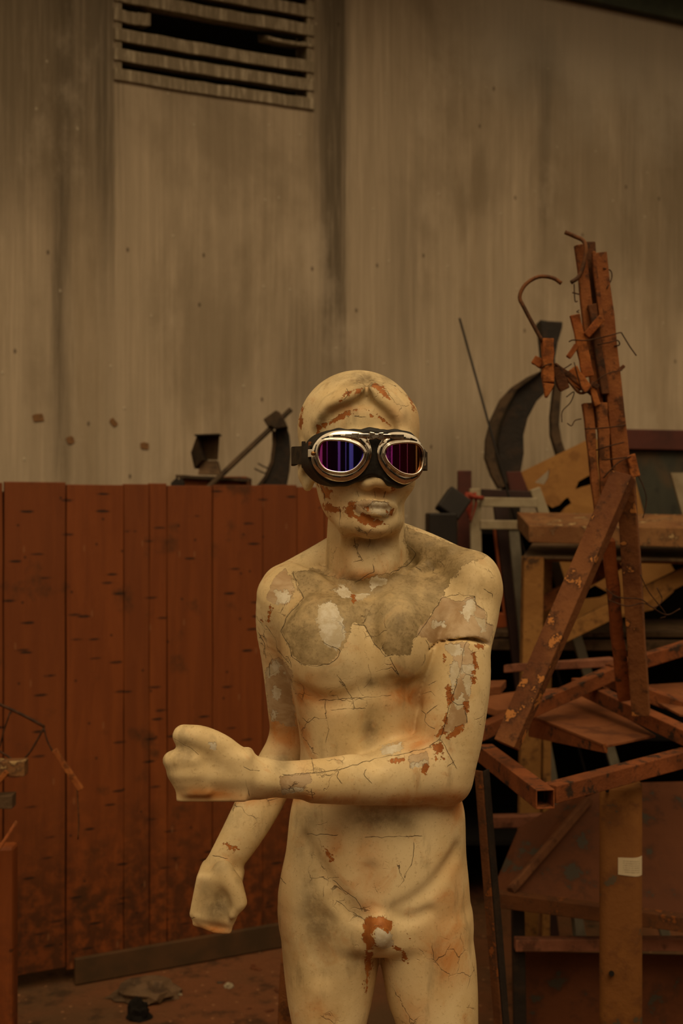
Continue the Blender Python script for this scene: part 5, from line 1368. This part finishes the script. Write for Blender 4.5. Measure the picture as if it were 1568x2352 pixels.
# ---- big black crescent and rod
cr = empty('crescent_sculpture', P(1150, 1120, 4.3), 'large blackened sheet steel crescent standing above the scrap, right of the statue', 'sculpture'); cr.location.z = 0
Yc = 4.36
def cres(bm, pts, th): sheet(bm, [(x, y, Yc) for x, y in pts], th)
part('neck', cr, M_BLADE, lambda bm: cres(bm, [(1240, 734), (1258, 737), (1292, 739), (1291, 752), (1281, 786), (1275, 822), (1276, 862), (1252, 866), (1247, 800)], .10), .004)
part('crescent_blade', cr, M_BLADE, lambda bm: cres(bm, [(1252, 850), (1212, 868), (1190, 892), (1168, 930), (1150, 975), (1142, 1020), (1148, 1070), (1160, 1112), (1182, 1110), (1196, 1082), (1203, 1040), (1202, 1000), (1212, 960), (1232, 922), (1256, 898), (1276, 880), (1276, 856)], .12), .004)
part('outer_band', cr, M_BLADE_E, lambda bm: [sheet(bm, [(x, y, Yc - .03) for x, y in [(1250, 848), (1210, 866), (1176, 888), (1150, 916), (1128, 962), (1116, 1010), (1114, 1052), (1128, 1092), (1146, 1124), (1160, 1118), (1146, 1084), (1136, 1050), (1137, 1012), (1147, 972), (1165, 930), (1186, 896), (1214, 876)]], .05)], .004)
part('inner_strap', cr, M_BLADE_E, lambda bm: cres(bm, [(1276, 862), (1292, 866), (1287, 930), (1284, 975), (1290, 1012), (1303, 1050), (1300, 1120), (1278, 1040), (1266, 1000), (1265, 955), (1271, 905)], .05), .003)
def stem(bm):
    a = P(1172, 1100, Yc + .12); add_beam(bm, a, Vector((a.x, a.y, zt_ + .008)), .07, .05, up=TOCAM)
part('stem', cr, M_BLADE, stem, .003)
def rodf(bm):
    a, b = P(1055, 731, 4.1), P(1146, 1060, 4.06); d = b - a; add_tube(bm, [a, b, a + d * (a.z / (a.z - b.z))], .0042, 8)
o = part('thin_rod', None, M_DARK, rodf, 0, True); tag(o, 'thin dark rod leaning in front of the black crescent', 'rod')

# ---- loose boards beside the statue's elbow
def loose(name, lab, a, b, wpx, m, t=.02, cat='board', group=None):
    o = part(name, None, m, lambda bm: bar(bm, a, b, wpx, t=t, up=Vector((0, -.25, 1)), cuts=4, wob=.0008), .002); tag(o, lab, cat, group); return o
def flat(name, lab, pts, m, th=.02, cat='board'):
    o = part(name, None, m, lambda bm: sheet(bm, pts, th, Vector((0, 0, -1))), .002); tag(o, lab, cat); return o
flat('loose_board', 'narrow board with a pale cut end beside the trestle leg', [(1156, 1527, 3.0), (1188, 1524, 3.03), (1420, 1514, 3.3), (1400, 1508, 3.45)], M_PINK, .022)
flat('loose_board', 'dusty board tip poking out just right of the statue elbow', [(1040, 1566, 2.95), (1162, 1562, 2.9), (1150, 1576, 2.75), (1040, 1584, 2.72)], M_PLATE, .02)
flat('loose_board', 'broad rusty board lying under the tall armature leg', [(1060, 1606, 3.2), (1200, 1585, 3.3), (1400, 1572, 3.45), (1300, 1620, 3.2), (1140, 1630, 3.14)], M_PLATE, .02)
o = part('painted_bar', None, M_PINK, lambda bm: bar(bm, (1128, 1886, 3.45), (1300, 1882, 3.45), 26, t=.04), .003); tag(o, 'dusty horizontal bar with worn white paint under the tube stand', 'bar')
o = part('orange_block', None, M_OREDGE, lambda bm: bar(bm, (1120, 1424, 3.9), (1156, 1424, 3.9), 32, t=.06), .003); tag(o, 'small orange wooden block beside the statue shoulder', 'block')
# ================================================================== things behind and beside the fence, left side
cab = empty('steel_trough', P(480, 1200, 4.3), 'rusty steel trough whose rim shows just above the fence', 'trough'); cab.location.z = 0
Yt = 4.30
zr = P(0, 1092, Yt).z
part('body', cab, M_RUST, lambda bm: box(bm, P(412, 0, Yt).x, P(566, 0, Yt).x, Yt, Yt + .25, 0, zr - .004), .003)
part('rim', cab, M_BLADE_E, lambda bm: [bar(bm, (404, 1094, Yt - .01), (574, 1103, Yt - .01), 7, t=.03, cuts=8, wob=.0012)], .001)
hp = empty('bent_sheet_bracket', P(475, 1092, Yt + .12), 'bent rusty sheet metal box with an open front on the trough', 'bracket')
zq = lambda x, y, d=.1: (x, y, Yt + d)
part('upper_panel', hp, M_DUSTY, lambda bm: sheet(bm, [zq(457, 1001), zq(504, 1000), zq(500, 1056), zq(463, 1056)], .006), 0)
part('side_panel', hp, M_BLADE_E, lambda bm: add_prism(bm, [P(452, 1000, Yt + .02), P(438, 1040, Yt + .06), P(446, 1076, Yt + .08), P(464, 1056, Yt + .02)], Vector((.012, .09, 0))), 0)
part('top_lip', hp, M_BLADE, lambda bm: bar(bm, (450, 1001, Yt + .05), (506, 999, Yt + .05), 3, t=.10), 0)
part('lower_panel', hp, M_DUSTY, lambda bm: sheet(bm, [zq(463, 1058, .08), zq(498, 1058, .08), zq(506, 1090, .05), zq(454, 1089, .05)], .06), .001)
o = part('jagged_offcut', None, M_BLADE, lambda bm: [sheet(bm, [(392, 1109, 4.2), (405, 1097, 4.2), (410, 1103, 4.2), (416, 1097, 4.2), (422, 1109, 4.2), (422, 1250, 4.2), (392, 1250, 4.2)], .03)], .001)
tag(o, 'dark jagged offcut peeping over the fence left of the trough', 'offcut')
hs = empty('curved_blade_sculpture', P(630, 1150, 4.36), 'dark curved blade with a wooden hammer head welded to its tip behind the fence', 'sculpture'); hs.location.z = 0
Yh = 4.40
part('curved_blade', hs, M_BLADE, lambda bm: sheet(bm, [(x, y, Yh) for x, y in [(632, 972), (656, 972), (664, 1000), (667, 1040), (664, 1080), (656, 1122), (650, 1300), (585, 1300), (592, 1124), (612, 1098), (626, 1064), (631, 1020)]], .05), .003)
part('lit_side_edge', hs, M_BLADE_E, lambda bm: sheet(bm, [(x, y, Yh - .01) for x, y in [(624, 986), (631, 990), (633, 1020), (628, 1062), (613, 1098), (594, 1122), (584, 1122), (606, 1094), (620, 1060), (625, 1020)]], .02), .001)  # lighter steel colour paints in the light along this edge
def stem2(bm):
    a = P(618, 1290, Yh + .025); add_beam(bm, a, Vector((a.x, a.y, 0)), .10, .05, up=TOCAM)
part('stem', hs, M_BLADE, stem2, .003)
part('hammer_head', hs, M_BLADE_E, lambda bm: sheet(bm, [(x, y, Yh - .06) for x, y in [(604, 963), (633, 942), (642, 946), (650, 958), (660, 980), (632, 985), (622, 978), (614, 980)]], .10), .003)
part('handle', hs, M_BLADE_E, lambda bm: add_tube(bm, [P(668, 940, Yh - .02), P(626, 980, Yh - .03), P(560, 1042, Yh - .12), P(478, 1120, Yh - .19), P(455, 1142, Yh - .20)], .0105, 12), 0, True)
part('twig', hs, M_BLADE_E, lambda bm: [add_tube(bm, [P(592, 1064, Yh), P(602, 1070, Yh), P(616, 1076, Yh)], .003, 6, 3), add_tube(bm, [P(584, 1076, Yh), P(600, 1084, Yh), P(612, 1088, Yh)], .003, 6, 3)], 0)

# scraps of tape on the wall
M_TAPE = simple('brown_tape', hexl(128, 92, 56), .7, 0, .3, hexl(96, 70, 44), 30)
for (x, y, w_, h_, a_, lab) in ((87, 960, 24, 17, .1, 'brown tape scrap on the wall, leftmost of four'), (161, 1011, 17, 16, .4, 'brown tape scrap on the wall, second from the left and lower'), (260, 970, 13, 18, .6, 'small diamond of brown tape on the wall, third from the left'), (332, 1024, 20, 14, -.05, 'brown tape scrap on the wall nearest the steel trough')):
    bm = bmesh.new(); c = Vector((wu(x), -.004, wall_at(x, y).z)); s = wall_at(x, y).y / FPX
    pts = []
    for k in range(8):
        an = k * math.pi / 4 + .2; rx = max(-1, min(1, 1.5 * math.cos(an))) * w_ * s / 2; rz = max(-1, min(1, 1.5 * math.sin(an))) * h_ * s / 2
        rx += random.uniform(-.002, .002); rz += random.uniform(-.002, .002)
        pts.append(WM @ (c + Vector((rx * math.cos(a_) - rz * math.sin(a_), 0, rx * math.sin(a_) + rz * math.cos(a_)))))
    add_prism(bm, pts, WM.to_3x3() @ Vector((0, .0035, 0)))
    o = from_bm('tape_scrap', bm, M_TAPE); tag(o, lab, 'tape', 'tape scraps on the wall')

# post and wire scrap at the left edge
o = part('wooden_post', None, M_BOARD, lambda bm: box(bm, P(-70, 0, 2.7).x, P(29, 0, 2.7).x, 2.7, 2.75, 0, P(0, 1946, 2.7).z), .008); tag(o, 'brown board post standing at the left edge in front of the fence', 'post')
ws = empty('wire_scrap_sculpture', P(-70, 1800, 2.95), 'bent wire scrap with hanging wooden sticks in front of the fence at the left', 'sculpture'); ws.location.z = 0
Yw = 2.95
part('upright', ws, M_ARMD, lambda bm: add_beam(bm, P(-75, 1560, Yw), Vector((P(-75, 0, Yw).x, Yw, 0)), .06, .05, up=TOCAM), .003)
tubep('wire', ws, M_WIRE, [(-75, 1585, Yw), (0, 1618, Yw), (52, 1642, Yw), (102, 1669, Yw)], 3.4, 3)
tubep('wire', ws, M_WIRE, [(102, 1669, Yw), (82, 1706, Yw), (62, 1736, Yw), (40, 1750, Yw), (0, 1726, Yw), (-75, 1690, Yw)], 2.4, 3)
tubep('wire', ws, M_WIRE, [(24, 1634, Yw), (8, 1680, Yw), (-8, 1726, Yw), (-75, 1770, Yw)], 2.0, 3)
tubep('wire', ws, M_WIRE, [(101, 1672, Yw), (108, 1700, Yw), (122, 1728, Yw), (132, 1742, Yw)], 2.0, 3)
barp('stick', ws, M_CHIP, (124, 1722, Yw - .01), (186, 1814, Yw - .01), 13, t=.012, cuts=5, wob=.0012)
tubep('thread', ws, M_WIREO, [(177, 1812, Yw), (179, 1850, Yw), (181, 1890, Yw), (179, 1928, Yw)], 1.7, 3)
barp('block', ws, M_PLANKT, (-80, 1762, Yw - .02), (60, 1762, Yw - .02), 34, t=.04, cuts=3, wob=.002)
barp('block', ws, M_DUSTY, (-80, 1838, Yw - .02), (32, 1838, Yw - .02), 30, t=.04, cuts=3, wob=.002)
barp('stick', ws, M_CHIP, (-40, 1840, Yw - .05), (16, 1772, Yw - .05), 12, t=.012)
o = part('thin_stick', None, M_CHIP, lambda bm: add_tube(bm, [P(39, 1886, 2.68), P(-10, 1962, 2.66), P(-60, 2040, 2.64), Vector((P(-240, 2320, 2.58).x, 2.58, 0))], .0045, 8), 0, True); tag(o, 'thin orange stick leaning over the post top at the left edge', 'stick')
o = part('fibrous_stake', None, mat_rust('fibrous_brown_wood', hexl(140, 88, 44), hexl(116, 70, 34), hexl(76, 46, 26), None, 1.2), lambda bm: [add_tube(bm, [P(656 + i * 5, 2176 + 6 * (i % 3), 2.25), P(650 + i * 4, 2350, 2.25), Vector((P(640 + i * 5, 2352, 2.25).x, 2.25 + .01 * (i % 2), 0))], .008, 7, 4, r2=.014) for i in range(7)], 0, True); tag(o, 'bundle of fibrous brown sticks standing behind the statue leg', 'stake')

# litter on the earth
def crumple(name, lab, c, r, h, m, seed, cat):
    bm = bmesh.new(); bmesh.ops.create_icosphere(bm, subdivisions=3, radius=1)
    for v in bm.verts:
        n = mnoise.noise(v.co * 2.1 + Vector((seed, 0, 0))) * .5 + mnoise.noise(v.co * 5 + Vector((0, seed, 0))) * .25
        v.co = Vector((v.co.x * r * (1 + n), v.co.y * r * .7 * (1 + n), max(-.1, v.co.z * (1 + n)) * h + .1 * h))
        v.co += Vector(c)
    o = from_bm(name, bm, m); tag(o, lab, cat); o.location.z = .001; return o
g0 = lambda px, py: Vector((P(px, py, CAMH * FPX / (py - CY)).x, CAMH * FPX / (py - CY), 0))
crumple('crumpled_cloth', 'crumpled dusty brown cloth on the earth near the fence rail', g0(330, 2290), .10, .045, M_DUSTY, 3, 'cloth')
crumple('black_lump', 'small black lump lying in front of the crumpled cloth', g0(318, 2340), .035, .05, M_VOID, 5, 'lump')
crumple('stone', 'pale stone on the earth, nearest the statue', g0(525, 2268), .014, .012, M_PALE, 7, 'stone')
crumple('stone', 'small pale stone on the earth below the crumpled cloth', g0(408, 2286), .012, .01, M_PALE, 8, 'stone')
bm = bmesh.new(); rs = random.Random(21)
for i in range(130):
    x, y = rs.uniform(-.62, .25), rs.uniform(2.9, 4.3); r = rs.uniform(.003, .010)
    if math.hypot(x + .63, y - 3.55) < .25: continue
    if y > FY + FS * x - .1 and x < .1: continue
    m_ = Matrix.Translation((x, y, r * .3)) @ Matrix.Rotation(rs.uniform(0, 6), 4, 'Z') @ Matrix.Diagonal((r * rs.uniform(1, 3), r, r * .7, 1))
    bmesh.ops.create_icosphere(bm, subdivisions=1, radius=1, matrix=m_)
o = from_bm('debris', bm, M_HOP); tag(o, 'scattered chips and crumbs on the earth floor', 'debris', kind='stuff')
# ================================================================== camera, light, colour management
cam = bpy.data.cameras.new('camera'); camo = bpy.data.objects.new('camera', cam); COL.objects.link(camo)
camo.location = (0, 0, CAMH); camo.rotation_euler = (math.pi / 2, 0, 0)
cam.sensor_fit = 'VERTICAL'; cam.sensor_height = 36; cam.lens = FPX / 2352 * 36
cam.clip_start = .05
cam.dof.use_dof = True; cam.dof.focus_distance = D - .1; cam.dof.aperture_fstop = 5.6
SC.camera = camo
w = bpy.data.worlds.new('sky'); SC.world = w; w.use_nodes = True
wt = w.node_tree; wt.nodes.clear()
wo = wt.nodes.new('ShaderNodeOutputWorld'); bg = wt.nodes.new('ShaderNodeBackground'); wt.links.new(bg.outputs[0], wo.inputs[0])
tc = wt.nodes.new('ShaderNodeTexCoord'); sx = wt.nodes.new('ShaderNodeSeparateXYZ'); wt.links.new(tc.outputs['Generated'], sx.inputs[0])
rp = wt.nodes.new('ShaderNodeValToRGB'); mr = wt.nodes.new('ShaderNodeMapRange'); mr.inputs['From Min'].default_value = -1
wt.links.new(sx.outputs['Z'], mr.inputs['Value']); wt.links.new(mr.outputs[0], rp.inputs[0])
e = rp.color_ramp.elements; e[0].position = .48; e[0].color = (.08, .045, .02, 1); e[1].position = .85; e[1].color = (1, .72, .41, 1)
m_ = e.new(.54); m_.color = (.5, .35, .19, 1)
wt.links.new(rp.outputs[0], bg.inputs['Color']); bg.inputs['Strength'].default_value = .8
sl_ = bpy.data.lights.new('daylight', 'SUN'); so = bpy.data.objects.new('daylight', sl_); COL.objects.link(so)
sl_.energy = 1.3; sl_.angle = math.radians(40); sl_.color = (1, .73, .42)
so.rotation_euler = Vector((-.10, .74, -1.0)).to_track_quat('-Z', 'Y').to_euler(); so.location = (1, -2, 5)
SC.view_settings.view_transform = 'Standard'; SC.view_settings.look = 'None'
SC.view_settings.exposure = 0.0; SC.view_settings.gamma = 1; SC.view_settings.use_curve_mapping = False
